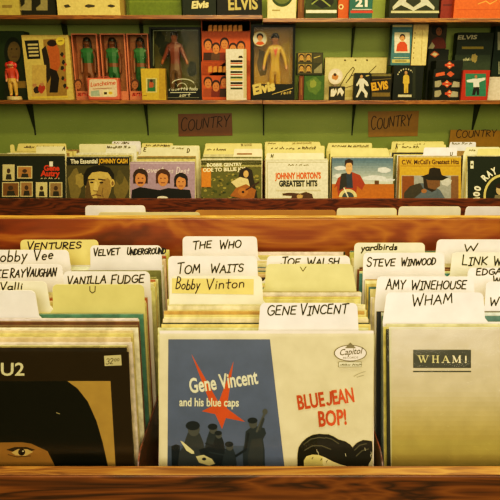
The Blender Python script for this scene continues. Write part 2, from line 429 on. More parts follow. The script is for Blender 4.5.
# ---- island of bins (two back to back) ------------------------------------------------
LIPY0, LIPY1, LIPZ = .660, .680, .786
def slope_floor(y): return .6405 + .031 * (y - .687) / .3615
bx0, bx1 = -.535, .575
isl = empty('record_bin', (0.02, .88, 0))
tag(isl, 'varnished plywood record bin in the foreground holding three rows of records', 'record bin')
m = MB(); m.box(bx0, bx1, LIPY0, LIPY1, .50, LIPZ - .002, bev=.002); m.build('front_board', M_LIP, isl)
m = MB(); m.box(bx0, bx1, LIPY0 + .001, LIPY1 - .001, LIPZ - .002, LIPZ, bev=.0008)
m.build('edge_strip', M_LIPTOP, isl)
m = MB()
m.mesh([Vector((x, y, slope_floor(y) - dz)) for dz in (0, .015) for y in (LIPY1, 1.095) for x in (bx0, bx1)],
       [(0, 1, 3, 2), (4, 6, 7, 5), (0, 4, 5, 1), (2, 3, 7, 6), (0, 2, 6, 4), (1, 5, 7, 3)], (.5, .5, .5, 1))
m.build('bin_floor', M_DARKWOOD, isl)
m = MB(); m.box(bx0, bx1, 1.095, 1.113, .50, 1.050, bev=.0015); m.build('back_panel', M_PANEL, isl)
m = MB(); m.box(bx0, bx1, 1.0955, 1.1125, 1.050, 1.0535, bev=.0008); m.build('edge_strip', M_EDGEWOOD, isl)
for x in (-.1717, .1785):                          # low partitions with a rounded, dropping front corner
    m = MB(); o = [(x - .0009, LIPY1, .60), (x - .0009, 1.095, .63), (x - .0009, 1.095, .79)]
    o += [(x - .0009, LIPY1 + .03 - .03 * math.sin(a), (.765 + .03 * math.cos(a))) for a in [math.pi / 2 * k / 6 for k in range(7)]]
    m.prism(o, Vector((.0018, 0, 0)), (.5, .5, .5, 1)); m.build('partition', M_DARKWOOD, isl)
for x in (bx0 - .018, bx1):
    m = MB(); o = [(x, LIPY0, 0), (x, 1.113, 0), (x, 1.113, 1.0535), (x, 1.06, 1.0535), (x, .72, LIPZ + .03), (x, LIPY0, LIPZ)]
    m.prism(o, Vector((.018, 0, 0)), (.5, .5, .5, 1)); m.build('end_panel', M_DARKWOOD, isl)
m = MB(); m.box(bx0, bx1, .72, 1.10, 0, .50, bev=.003); m.build('base_cabinet', M_DARKWOOD, isl)

mid = empty('record_bin', (0.02, 1.34, 0))
tag(mid, 'dark record bin standing back to back behind the foreground bin', 'record bin')
m = MB(); m.box(bx0 - .3, bx1 + .3, 1.114, 1.130, .50, 1.045, bev=.0015); m.build('back_panel', M_DARKWOOD, mid)
m = MB(); m.box(bx0 - .3, bx1 + .3, 1.130, 1.56, .63, .645); m.build('bin_floor', M_DARKWOOD, mid)
m = MB(); m.box(bx0 - .3, bx1 + .3, 1.56, 1.578, .50, .79, bev=.0015); m.build('front_board', M_LIP, mid)
for x in (bx0 - .318, bx1 + .3):
    m = MB(); m.prism([(x, 1.114, 0), (x, 1.578, 0), (x, 1.578, .79), (x, 1.2, 1.045), (x, 1.114, 1.045)], Vector((.018, 0, 0)), (.5, .5, .5, 1)); m.build('end_panel', M_DARKWOOD, mid)
m = MB(); m.box(bx0 - .3, bx1 + .3, 1.13, 1.52, 0, .50, bev=.003); m.build('base_cabinet', M_DARKWOOD, mid)

# cards of the middle bin that peep over the plywood panel
def back_card(u0, u1, vt, Y, c, label, w=.34):
    a = at_y(u0, vt, Y); b = at_y(u1, vt, Y)
    cx = (a.x + b.x) / 2
    P = Vector((cx, Y, a.z - .040)); h = (P.z - .647)
    tab_card(P, 0.0, cx, u0, u1, vt, c, label, w=max(w, b.x - a.x), h=h)
back_card(85, 145, 205.5, 1.345, WHITE, 'blank white tab peeping over the plywood panel at the far left', .30)
back_card(195, 336, 210, 1.315, (176, 122, 52), 'wide tan card whose edge peeps over the middle of the plywood panel', .30)
back_card(337, 397, 208, 1.345, (238, 226, 176), 'cream tab peeping over the plywood panel right of the tan card', .15)
back_card(399, 461, 206.5, 1.33, (238, 230, 190), 'pale tab peeping over the plywood panel, second from the right end', .30)
back_card(466, 530, 206.5, 1.34, WHITE, 'white tab peeping over the plywood panel at the right edge of the photo', .30)
back_card(98, 200, 212.2, 1.30, (226, 210, 150), 'low cream card edge over the plywood panel right of the blank white tab', .16)

# ================================================================== FRONT BINS
R1 = math.radians(1)
BL = Bin(-.337, (.700, .961, 1 * R1), (1.062, .995, 3 * R1), 'left', -.3335, (-9, -.1745))
BC = Bin(.0117, (.750, .956, 11.6 * R1), (1.062, .993, 3 * R1), 'centre', .0117, (-.1690, .1775))
BR = Bin(.3525, (.785, .949, 18 * R1), (1.062, .993, 4 * R1), 'right', .340, (.1795, 9))
BL.front_anchor = 'dark portrait cover'
BC.front_anchor = 'blue and cream cover'
BR.front_anchor = 'silver cover'

def plastic(o, P, fr, w=.322, h=.3155, off=.0032):
    R, U, N = fr; mb = MB(); T = P + N * off
    x = [-.5 * w, -.5 * w + .004, 0, .5 * w - .004, .5 * w]; d = [-.0045, 0, .0006, 0, -.0045]
    row = lambda up, k: [T + R * a + U * up + N * (b * k) for a, b in zip(x, d)]
    A = row(-h + .002, 1); B = row(-h / 2, 1.0); Cc = row(.0025, .8)
    mb.mesh(A + B + Cc, [(i + 5 * j, i + 1 + 5 * j, i + 6 + 5 * j, i + 5 + 5 * j) for j in (0, 1) for i in range(4)], (1, 1, 1, 1))
    mb.build('plastic_sleeve', M_PLASTIC, o)

# ---- centre front cover
def front_record(B, edge, label, col, dx=0):
    P, le = B.at(0)
    o, fr, C = sleeve(P, le, B.cx + dx, '', col, edge=edge, th=.004)
    tag(o, label, 'record')
    Pf = P + fr[2] * .0021
    return o, Canvas(Pf, fr[2]), P + Vector((dx, 0, 0)), fr
o, c, P, fr = front_record(BC, (222, 210, 150), 'blue and cream record cover with an orange star, front of the middle row', (222, 214, 172))
q = lambda x, y: (150 + x * .48, 320 + y * .48)
Q = lambda pts: [q(*p) for p in pts]
c.poly(Q([(20, 22), (18, 330), (466, 330), (466, 22)]), (236, 222, 200))
c.poly(Q([(38, 40), (36, 330), (283, 330), (250, 40)]), (92, 104, 150))
BLU = (30, 42, 52); ORG = (214, 88, 44)
c.poly(Q([(86, 70), (128, 180), (108, 190), (136, 196), (150, 227), (158, 204), (198, 212), (160, 184), (174, 86), (143, 172)]), ORG)
c.text('Gene Vincent', *q(84, 152), *q(226, 132), 30 * .48, (240, 236, 220), .022)
c.text('and his blue caps', *q(61, 179), *q(185, 180), 17 * .48, (238, 234, 216), .02)
def silhouettes(c):
    w = lambda x, y: (160 + x * .26, 400 + y * .26)
    W = lambda pts: [w(*p) for p in pts]
    D1, D2, D3, D4 = (56, 60, 70), (42, 50, 64), (28, 34, 46), (82, 84, 92)
    c.poly(W([(30, 176), (330, 176), (330, 290), (30, 290)]), (74, 86, 122))
    def chap(x, y, s, body, head=D4):
        c.poly(W([(x - s * .9, y + s * .5), (x - s * 1.5, y + s * 2.2), (x - s * 1.9, y + s * 4.2), (x - s * 1.7, 290), (x + s * 1.7, 290), (x + s * 1.8, y + s * 4.4), (x + s * 1.5, y + s * 2.1), (x + s * .9, y + s * .6)]), body)
        c.ell(*w(x, y), s * .26 * .92, s * .26 * 1.1, head, 14)
        c.ell(*w(x - s * .15, y - s * .55), s * .26 * 1.1, s * .26 * .72, D3, 14)
    chap(205, 112, 17, D2); chap(226, 134, 13, D3); chap(268, 178, 15, D2); chap(130, 112, 25, D1)
    c.poly(W([(44, 176), (62, 170), (76, 174), (80, 290), (46, 290)]), D3)
    c.poly(W([(74, 200), (92, 178), (134, 172), (168, 196), (190, 226), (200, 290), (66, 290)]), D1)
    c.poly(W([(150, 190), (196, 176), (236, 190), (240, 220), (206, 236), (160, 220)]), D3)
    c.poly(W([(78, 156), (88, 160), (130, 196), (132, 206), (122, 206), (102, 194)]), (226, 216, 184))
    c.poly(W([(138, 216), (168, 210), (200, 226), (212, 244), (190, 252), (150, 240)]), (206, 196, 164)); c.ell(*w(170, 226), 2.2, 1.5, D3, 10)
    c.line(W([(176, 166), (250, 190)]), 1.6, D3); c.line(W([(190, 200), (262, 214)]), 1.4, D2)
    # bass player with the raised scroll
    c.poly(W([(330, 120), (350, 104), (376, 100), (402, 108), (408, 128), (396, 150), (402, 190), (404, 290), (322, 290), (318, 200), (326, 160)]), D2)
    c.poly(W([(352, 150), (392, 146), (398, 196), (396, 290), (344, 290), (338, 214)]), D1)
    c.line(W([(372, 120), (404, 48)]), 2.2, D4); c.ell(*w(404, 44), 2.6, 3.0, D4, 12); c.line(W([(384, 112), (398, 72)]), 2.4, D1)
    c.ell(*w(358, 90), 4.2, 4.8, D4, 14); c.ell(*w(356, 78), 5, 3, D3, 14); c.line(W([(340, 128), (330, 190), (292, 214)]), 2.4, D3)
silhouettes(c)
RED = (204, 80, 40)
c.text('BLUE', *q(309, 186), *q(365, 178), 29 * .48, RED, .03)
c.line(Q([(376, 148), (377.4, 170), (375, 175.4), (371, 176), (368.8, 171)]), 2.2, RED, cap=False)
c.text('EAN', *q(382, 175.3), *q(426, 169), 29 * .48, RED, .03)
c.text('BOP!', *q(352, 221), *q(410, 216), 31 * .48, RED, .03)
# drawn head with a dark quiff, cut by the front board
w_ = lambda x, y: (280 + x * .22, 400 + y * .22)
WQ = lambda pts: [w_(*p) for p in pts]
c.poly(WQ([(106, 262), (116, 244), (180, 244), (250, 262), (306, 290), (306, 340), (106, 340)]), (226, 208, 150))
HK = (30, 27, 18)
c.poly(WQ([(80, 340), (79, 250), (84, 214), (100, 190), (122, 170), (150, 156), (180, 152), (200, 154), (220, 154), (244, 164), (266, 178), (296, 186), (318, 200), (330, 214), (326, 260), (322, 340), (304, 340), (302, 298), (270, 290), (236, 276), (206, 260), (176, 248), (146, 246), (120, 254), (108, 272), (108, 340)]), HK)
c.poly(WQ([(318, 340), (322, 250), (332, 210), (350, 192), (376, 180), (400, 182), (418, 186), (420, 230), (416, 264), (402, 290), (396, 340)]), HK)
for a_ in ([(108, 200), (140, 176), (178, 168), (204, 172)], [(206, 168), (236, 176), (266, 196)], [(112, 226), (146, 206), (190, 206), (230, 222)], [(338, 226), (360, 204), (392, 196)], [(346, 252), (372, 228), (402, 220)]): c.line(WQ(a_), 1.0, (84, 80, 56))
for x, y in ((166, 222), (172, 232), (296, 240), (384, 214), (412, 232), (410, 244)): c.line(WQ([(x, y), (x + 3, y + 14)]), .5, (190, 184, 150), cap=False)
for x, y in ((150, 256), (190, 262), (215, 270)): c.line(WQ([(x, y), (x - 6, y + 10)]), .6, HK, cap=False)
# oval label mark with its script and the small boxed line under it
c.ell(*q(417, 68), 34 * .48, 17 * .48, (70, 66, 52), 28); c.ell(*q(417, 68), 32.4 * .48, 15.6 * .48, (236, 222, 200), 28)
c.poly(Q([(405, 58), (417, 46), (429, 58)]), (120, 112, 84))
c.text('Capitol', *q(394, 73), *q(440, 69), 13 * .48, (30, 28, 22), .012, shear=.3)
c.text('RECORDS', *q(402, 80), *q(433, 79), 4 * .48, (70, 64, 50), .0)
c.rect(*q(392, 86), *q(440, 97), (90, 86, 68)); c.rect(*q(392.8, 86.8), *q(439.2, 96.2), (216, 208, 170)); scrib(c, q(395, 0)[0], q(0, 94)[1], q(436, 0)[0], 2.2, .5, 4, (60, 56, 44))
for a in ([(424, 116), (436, 110), (448, 106)], [(430, 118), (444, 114)]): c.line(Q(a), .5, (150, 146, 124))
c.build('cover_print', M_GLOSS, o); plastic(o, P, fr)

# ---- left front cover: dark portrait
o, c, P, fr = front_record(BL, (214, 198, 140), 'dark portrait record cover with a price sticker, front of the left row', (44, 30, 16))
q = lambda x, y: (x * .34, 330 + y * .34)
c.poly(Q([(-240, 62), (-240, 420), (392, 420), (379, 64)]), (44, 30, 15))
c.poly(Q([(-240, 150), (-240, 420), (341, 420), (325, 150)]), (186, 150, 82))
c.poly(Q([(-240, 150), (198, 150), (228, 172), (258, 210), (284, 268), (302, 330), (322, 420), (-240, 420)]), (16, 15, 10))
c.poly(Q([(-240, 334), (60, 330), (110, 332), (140, 352), (160, 396), (166, 420), (-240, 420)]), (156, 112, 52))
c.poly(Q([(-240, 330), (40, 326), (92, 334), (140, 356), (172, 420), (196, 420), (150, 330), (60, 310), (-240, 312)]), (20, 17, 10))
c.poly(Q([(18, 352), (44, 344), (78, 344), (104, 352), (84, 358), (40, 358)]), (40, 26, 12))
c.poly(Q([(34, 360), (52, 350), (80, 350), (98, 358), (76, 370), (46, 368)]), (206, 176, 120)); c.ell(*q(64, 359), 3.6, 3.4, (24, 16, 10), 12); c.ell(*q(68, 356), .8, .7, (240, 230, 200), 8)
c.line(Q([(24, 366), (50, 373), (90, 370)]), .8, (90, 60, 26))
c.text('U2', *q(3, 133), *q(72, 133), 37 * .34, (232, 224, 196), .018)
c.line(Q([(166, 243), (176, 246)]), .8, (170, 160, 120))
c.build('cover_print', M_GLOSS, o); plastic(o, P, fr)
st = Canvas(c.P + fr[2] * .0008, fr[2]); st.poly(Q([(306, 76), (356, 73), (358, 104), (308, 106)]), (214, 202, 168))
st.hand('32', *q(312, 100), *q(332, 99), 16 * .34, w=.7, c=(60, 52, 40)); st.hand('00', *q(336, 92), *q(351, 91), 8 * .34, w=.5, c=(60, 52, 40))
st.build('price_sticker', M_CARD, o)

# ---- right front cover: silver with a black title bar
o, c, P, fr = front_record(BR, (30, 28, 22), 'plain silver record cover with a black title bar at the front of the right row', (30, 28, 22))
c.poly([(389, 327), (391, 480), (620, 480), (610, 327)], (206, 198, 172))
c.k += 1; c.grad(391.5, 329, 612, 392, (216, 200, 192), (208, 192, 174), 8); c.grad(391.5, 392, 614, 440, (208, 192, 174), (176, 154, 96), 10); c.grad(391.5, 440, 614, 480, (176, 158, 98), (150, 128, 62), 8)  # olive towards the bottom: the wooden lip's reflection painted into the cover
R_ = random.Random(3); k0_ = c.k
for k in range(70):
    u, v = R_.uniform(394, 520), R_.uniform(345, 462); a = R_.uniform(-1.2, 1.2); l = R_.uniform(1, 6)
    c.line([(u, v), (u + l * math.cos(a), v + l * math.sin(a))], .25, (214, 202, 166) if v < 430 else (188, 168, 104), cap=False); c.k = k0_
c.k += 3
c.rect(413, 349.6, 471, 368, (28, 30, 26)); c.rect(413, 370.7, 471, 372.2, (40, 40, 34))
def serif(c, glyph, u, v, w, h, col):
    T, t = h * .20, h * .075
    def st(a, b, wd): c.line([(u + a[0] * w, v - a[1] * h), (u + b[0] * w, v - b[1] * h)], wd, col, cap=False)
    def sf(x, y, l=.30): c.line([(u + (x - l / 2) * w, v - y * h), (u + (x + l / 2) * w, v - y * h)], t * 1.2, col, cap=False)
    if glyph == 'W':
        st((.08, 1), (.32, 0), T); st((.32, 0), (.5, .9), t); st((.44, 1), (.68, 0), T); st((.68, 0), (.93, 1), t); sf(.08, 1); sf(.46, 1); sf(.93, 1, .22)
    if glyph == 'H':
        st((.2, 0), (.2, 1), T); st((.8, 0), (.8, 1), T); st((.2, .5), (.8, .5), t); [sf(x, y, .36) for x in (.2, .8) for y in (0, 1)]
    if glyph == 'A':
        st((.12, 0), (.48, 1), t); st((.46, 1), (.86, 0), T); st((.26, .34), (.72, .34), t); sf(.12, 0); sf(.86, 0, .34)
    if glyph == 'M':
        st((.12, 0), (.14, 1), t); st((.16, 1), (.5, .05), T); st((.5, .05), (.84, 1), t); st((.86, 0), (.86, 1), T); sf(.12, 0, .24); sf(.86, 0, .3); sf(.12, 1, .22); sf(.88, 1, .22)
    if glyph == '!':
        st((.5, .28), (.5, 1), T); c.ell(u + .5 * w, v - .07 * h, h * .11, h * .11, col, 10)
CR = (226, 214, 170)
for g_, u, w in (('W', 418, 10.5), ('H', 431.6, 7.4), ('A', 441.6, 7.8), ('M', 451.8, 8.8), ('!', 463.6, 3.4)): serif(c, g_, u, 362.4, w, 6.8, CR)
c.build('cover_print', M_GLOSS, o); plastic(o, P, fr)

# ---- tab cards.  (bin, tab left u, tab right u, tab top v, colour, label, anchor, writing)
CARDH = .042
def front_cards(B, rows):
    out = []
    for u0, u1, vt, colr, label, anchor, write in rows:
        t = B.solve(vt, CARDH); P, le = B.at(t)
        o, N = tab_card(P, le, P.x, u0, u1, vt, colr, label, lim=B.lim)
        c = Canvas(P, N, step=.00005); c.k = 3
        write(c)
        if c.f:
            h = c.build('handwriting', M_INK, o)
        out.append((t, anchor))
    return out
W_ = 1.4
def wr(*rows):
    def f(c):
        for t, u0, v0, u1, v1, h in rows: c.hand(t, u0, v0, u1, v1, h, INK, W_, seed=int(u0) + 5)
    return f
def none(c): pass
cardsL = front_cards(BL, [
 (-58, 35, 290.5, WHITE, 'blank white tab card at the front left, nearest of the left row', 'nearest blank white tab card', none),
 (-46, 46.5, 281.5, (234, 226, 190), 'tab card with lower-case writing half hidden behind the blank white tab', 'half hidden lower-case tab card', wr(('Valli', 0, 290.2, 22.5, 289, 6.6))),
 (52, 149, 284.5, (216, 204, 128), 'yellowish blank tab card with only a small U at its top edge', 'yellowish blank tab card', lambda c: c.line([(89.8, 286.5), (90, 291), (92.3, 293), (95, 291.4), (95.3, 286.2)], 1.0, (60, 56, 36))),
 (63, 151, 271.5, WHITE, 'white tab card directly behind the yellowish blank tab, left row', 'white tab card behind the yellowish tab', wr(('VANILLA', 67, 285, 106, 283, 7.6), ('FUDGE', 111, 284, 144, 282.5, 7.8))),
 (-33, 62, 264.5, WHITE, 'white tab card with squeezed capitals third from the front at the far left', 'white tab card with squeezed capitals', wr(('IE', -4, 277.5, 8, 277.3, 7.5), ('RAY', 10, 277.3, 24.5, 277, 7.6), ('VAUGHAN', 26, 276.8, 56, 276, 7.8))),
 (-28, 68.5, 250.0, WHITE, 'white tab card with rounded mixed-case writing above the squeezed capitals', 'white tab card with rounded writing', wr(('obby', 0, 261.5, 27, 260, 10.5), ('Vee', 33.5, 260.5, 53.5, 258.5, 9.5), ('B', -12, 262, -4, 262, 11))),
 (90, 168, 245.5, WHITE, 'white tab card with two words in small capitals, rear right of left row', 'long white tab card at the back', wr(('VELVET', 93.5, 256.3, 119.5, 254, 6), ('UNDERGROUND', 127, 254.8, 165.5, 253.6, 5.6))),
 (20, 98, 239.8, (222, 204, 128), 'yellow tab card with one capital word at the back of left row', 'yellow tab card at the back', wr(('VENTURES', 27, 249.5, 81, 248, 6.2))),
])
cardsC = front_cards(BC, [
 (260, 357.5, 303, WHITE, 'large white tab card nearest the front of the middle row', 'nearest white tab card', wr(('GENE', 267, 315.3, 296, 314.3, 8.6), ('VINCENT', 300, 315, 347.5, 313, 9))),
 (170, 262, 276, (238, 230, 190), 'tab card with a pasted yellow writing strip in the middle row', 'tab card with the pasted yellow strip', none),
 (266, 353, 264, (216, 206, 140), 'yellowish tab card with only a small v, in front of a hidden tab', 'yellowish tab card with a small v', lambda c: c.line([(300.3, 267), (303, 271.2), (306, 266.8)], .9, (70, 64, 36))),
 (168, 257, 256.2, WHITE, 'white tab card rising directly behind the pasted yellow strip', 'white tab card above the yellow strip', wr(('TOM', 177, 274, 200, 272.6, 8.4), ('WAITS', 210.5, 273, 243, 271.6, 7.6))),
 (267, 350, 255.8, WHITE, 'white tab card mostly hidden by the yellowish tab before it', 'mostly hidden white tab card', wr(('JOE', 281, 265.6, 300, 264.8, 7), ('WALSH', 307, 266, 339, 264.2, 6.6))),
 (182.5, 257, 236.5, WHITE, 'white tab card farthest back in the middle row', 'back white tab card', wr(('THE', 192.5, 249.3, 211.5, 247.8, 7), ('WHO', 219.5, 249, 241, 247.5, 7))),
])
cardsR = front_cards(BR, [
 (386, 483.5, 292.5, WHITE, 'large white tab card with one word, nearest in the right row', 'nearest white tab card', wr(('WHAM', 412, 306.5, 452.5, 303, 9.5))),
 (486, 583, 281.5, WHITE, 'white tab card cut by the right edge, low beside the nearest card', 'white tab card low at the right edge', wr(('W', 489.5, 306, 498.5, 305.5, 8.5), ('in', 500, 306, 508, 306, 9))),
 (377, 474, 276.5, WHITE, 'white tab card with two words right behind the nearest card, right row', 'second white tab card', wr(('AMY', 386, 290, 405, 288.6, 9), ('WINEHOUSE', 411, 289.5, 466, 288.4, 8))),
 (468, 566, 267.8, WHITE, 'white tab card with slanted writing cut by the right edge, below another', 'slanted tab card at the right edge', wr(('EDGAR', 476, 275, 508, 273.6, 5.6), ('WINTER', 492.5, 283, 530, 282, 6.4))),
 (363.5, 444.5, 252.8, WHITE, 'white tab card with two words at upper left of the right row', 'middle white tab card', wr(('STEVE', 366.5, 266.6, 395, 265.6, 7.2), ('WINWOOD', 401, 266.2, 435.5, 264.6, 6.6))),
 (452, 545, 252.5, (232, 228, 196), 'pale tab card at the right edge, behind the slanted-writing one', 'pale tab card at the right edge', wr(('LINK', 462, 265.5, 487, 264.3, 8), ('WRAY', 493.5, 265.5, 520, 264, 8))),
 (351, 425, 242.8, (228, 222, 184), 'tab card with lower-case writing at the back left of the right row', 'back lower-case tab card', wr(('yardbirds', 361, 250.4, 397, 249.4, 5.8))),
 (437, 512, 239.5, WHITE, 'white tab card with a single large W at the back of the right row', 'white tab card with one large letter', wr(('W', 464, 251, 477.5, 250, 7))),
])
# the pasted yellow strip on its card
for ob in list(COL.objects):
    if ob.get('label', '').startswith('tab card with a pasted yellow'):
        t = BC.solve(276, CARDH); P, le = BC.at(t); R, U, N = frame(le)
        c = Canvas(P + N * .0004, N, step=.00005); c.poly([(172, 278.2), (171.8, 293.2), (253.6, 294.6), (253.8, 279)], (226, 204, 120)); lb_ = c.build('paper_label', M_CARD, ob); c = Canvas(P + N * .0006, N, step=.00005)
        c.hand('Bobby', 175.5, 289, 199.5, 289, 9.6, INK, 1.2); c.hand('Vinton', 206, 289.6, 244.5, 286.5, 9.4, INK, 1.2)
        c.build('handwriting', M_INK, lb_)
BL.fill(cardsL, 46, 'records filed in the left front row')
BC.fill(cardsC, 40, 'records filed in the middle front row')
BR.fill(cardsR, 36, 'records filed in the right front row')
# ================================================================== COUNTRY BIN AT THE WALL
GC = 1.0
wb = empty('record_bin', (0, 3.0, 0)); tag(wb, 'long low wooden record bin against the green wall with eight rows', 'record bin')
m = MB(); m.box(-1.75, 1.75, 2.785, 2.803, .45, .768, bev=.002); m.build('front_board', M_DARKWOOD, wb)
m = MB(); m.box(-1.75, 1.75, 2.803, 3.275, .632, .6465); m.build('bin_floor', M_DARKWOOD, wb)
m = MB(); m.box(-1.75, 1.75, 3.275, 3.293, .45, .90, bev=.002); m.build('back_panel', M_DARKWOOD, wb)
m = MB(); m.box(-1.75, 1.75, 2.86, 3.28, 0, .45, bev=.003); m.build('base_cabinet', M_DARKWOOD, wb)
CLEAN = math.radians(8)
SIDES = [('cream', (206, 194, 140)), ('pale yellow', (206, 188, 112)), ('dark', (40, 38, 28)), ('tan', (160, 124, 66)), ('white', (220, 212, 170)), ('olive', (104, 104, 54))]
class Stack: pass
def country(u0, u1, vt, label, desc, edge, cards, n=8, lean=CLEAN):
    Yt = 2.870
    a = at_y(u0, vt, Yt); b = at_y(u1, vt, Yt); cx = (a.x + b.x) / 2; w = min(.325, b.x - a.x)
    ztop = a.z; h = (ztop - .650) / math.cos(lean)
    P = Vector((cx, Yt, ztop))
    o, fr, C = sleeve(P, lean, cx, '', (200, 190, 150), w=w, h=h, edge=edge)
    tag(o, label, 'record')
    B = Bin(cx, (Yt, ztop, lean), (3.16, .978, math.radians(3)), desc); B.front_anchor = desc
    anch = []
    for u_0, u_1, v_t, colr, lab, write in cards:
        t = B.solve(v_t, .036); t = max(.06, min(1.0, t)); Pc, le = B.at(t)
        while any(abs(t - x[0]) < .012 for x in anch): t += .012
        Pc, le = B.at(t); hh = (Pc.z - .650) / math.cos(le)
        co, N = tab_card(Pc, le, cx, u_0, u_1, v_t, colr, lab, w=w, h=hh, lim=(cx - w / 2 - .003, cx + w / 2 + .003))
        if write:
            c = Canvas(Pc, N, step=.0002); c.k = 2; write(c)
            if c.f: c.build('handwriting', M_INK, co)
        anch.append((t, lab.split(' in ')[0].split(' of ')[0]))
    Y = B.b[0] - B.f[0]
    cnt = 0
    for i in range(1, n + 1):
        t = i / n
        if any(abs(t - c[0]) * Y < .007 for c in anch): continue
        Pc, le = B.at(t); Pc.z -= random.uniform(.0, .012)
        nm, cc = SIDES[random.randrange(len(SIDES))]
        so, f2, C2 = sleeve(Pc, le, cx + random.uniform(-.004, .004), nm, cc, w=min(w, .308), h=(Pc.z - .650) / math.cos(le), parts=False, th=.0045)
        tag(so, '%s record sleeve, %s behind the %s' % (nm, ORD[cnt], desc), 'record', 'records filed in the wall bin')
        cnt += 1
    return o, Canvas(P + fr[2] * .0019, fr[2], g=GC, step=.00003), fr, P
CY = (226, 208, 128); CW = (228, 218, 166)
def sc(u0, v, u1, seed): return lambda c: scrib(c, u0, v, u1, 2.6, .6, seed)
def one(t, u, v, h=3.6): return lambda c: c.hand(t, u, v, u + h * .7, v, h, INK, .8)

# 1: dark cover with six small portraits and red title
o, c, fr, P = country(-1, 65.5, 153.5, 'dark record cover with six small framed pictures and red title, leftmost wall row', 'cover with six small pictures', (170, 150, 84), [
    (18, 66, 143.6, CY, 'yellow tab card farthest left of the wall bin', sc(24, 148, 60, 4)), (36, 78, 146.4, CW, 'cream tab card with a small capital A of the wall bin', one('A', 62.5, 150.5)), (-20, 14, 144.5, CY, 'short yellow tab at the left edge of the wall bin', None)])
c.poly([(-1, 154), (0, 200), (66, 200), (65, 154)], (30, 34, 20)); c.rect(-1, 154.2, 65, 156, (120, 112, 60))
for (x, y, w, hh, cc) in ((10, 248, 46, 62, (196, 184, 130)), (66, 254, 58, 48, (170, 120, 60)), (8, 316, 66, 56, (120, 80, 34)), (78, 314, 48, 58, (150, 112, 62)), (138, 316, 44, 58, (204, 190, 130)), (190, 316, 50, 58, (140, 112, 66))):
    u, v = x * .26, 100 + y * .26; ww, h2 = w * .26, hh * .26
    c.rect(u, v, u + ww, v + h2, (206, 192, 140)); c.rect(u + .9, v + .9, u + ww - .9, v + h2 - .9, cc)
    c.ell(u + ww * .5, v + h2 * .4, ww * .16, h2 * .16, (70, 50, 28), 10); c.poly([(u + ww * .25, v + h2 - 1), (u + ww * .32, v + h2 * .6), (u + ww * .7, v + h2 * .6), (u + ww * .78, v + h2 - 1)], (48, 44, 28))
c.text('Gene', 44, 170.5, 59.5, 170.5, 5.2, (206, 62, 30), .04); c.text('Autry', 40.5, 176, 60, 176, 5.4, (206, 62, 30), .04)
scrib(c, 41, 179, 59, 1.6, .5, 3, (200, 190, 150)); c.rect(49.5, 161.5, 53, 166.5, (226, 220, 190))
c.build('cover_print', M_PRINT, o)
# 2: brown portrait
o, c, fr, P = country(67, 129, 156.5, 'brown toned portrait record cover with white and yellow title line, wall bin', 'brown portrait cover', (190, 176, 110), [
    (78, 116, 144.0, CW, 'cream tab card above the brown portrait cover', None), (106, 146, 145.2, (230, 224, 190), 'white tab card with writing above the brown portrait cover', lambda c: (scrib(c, 107, 148.5, 117, 3, .6, 8), scrib(c, 118, 148, 130, 3, .6, 9))), (112, 150, 141.2, WHITE, 'white tab card farthest back behind the brown portrait cover', sc(114, 144, 128, 12))])
c.rect(66.5, 157.3, 129.5, 200, (70, 64, 30)); c.rect(66.5, 157, 129.3, 165.4, (26, 26, 14))
c.text('The Essential', 70.5, 163.6, 97.5, 163.2, 4.4, (226, 218, 186), .025); c.text('JOHNNY CASH', 98.5, 163.2, 127.5, 163.2, 4.4, (216, 168, 40), .03)
c.blob(75, 186, 7, 16, (116, 102, 48), 4); c.blob(80, 180, 5, 8, (146, 128, 62), 7); c.blob(121, 188, 7, 13, (112, 98, 44), 6); c.blob(120, 178, 4, 7, (84, 76, 34), 9)
c.poly([(85, 200), (85.5, 186), (87, 176), (92, 169.5), (100, 167.6), (107, 169), (111, 175), (112, 184), (110.5, 192), (107.5, 200)], (192, 164, 88))
c.poly([(98, 200), (96, 194), (99, 186), (102, 180), (108, 178), (111.5, 182), (110.5, 191), (107.5, 200)], (150, 122, 60))
c.poly([(85, 200), (85.5, 188), (88, 178), (90, 186), (91, 194), (94, 200)], (90, 70, 32))
c.ell(112.4, 183, 2.3, 4, (198, 166, 88), 12); c.ell(112.6, 183.4, 1.2, 2.4, (120, 92, 44), 10)
c.poly([(83.6, 184), (83.4, 175), (87, 168.4), (94, 165.8), (103, 165.6), (110, 168), (114, 174), (114, 180), (111, 177), (108, 172.6), (100, 171.4), (92, 172.6), (88.4, 177), (86, 186)], (26, 23, 10))
c.line([(88.4, 179.8), (94.4, 179.4)], 1.2, (38, 28, 12)); c.line([(98.4, 179.2), (105, 180)], 1.2, (38, 28, 12))
c.ell(91.8, 182.4, 1.9, .9, (40, 30, 14), 10); c.ell(101.4, 182.6, 2.0, .9, (40, 30, 14), 10)
c.poly([(95, 181), (93.4, 189), (94.4, 190.6), (97.6, 190.6), (98, 189), (97, 182)], (212, 184, 108)); c.line([(93.6, 190.8), (97.6, 191)], .8, (90, 64, 30)); c.line([(92.4, 195.4), (96, 194.8), (101, 195.6)], 1.0, (92, 56, 28)); c.line([(94, 198.4), (99, 198.4)], .7, (130, 100, 50))
c.line([(103, 188), (102, 194), (103.4, 197)], .8, (112, 88, 42))
c.build('cover_print', M_PRINT, o)
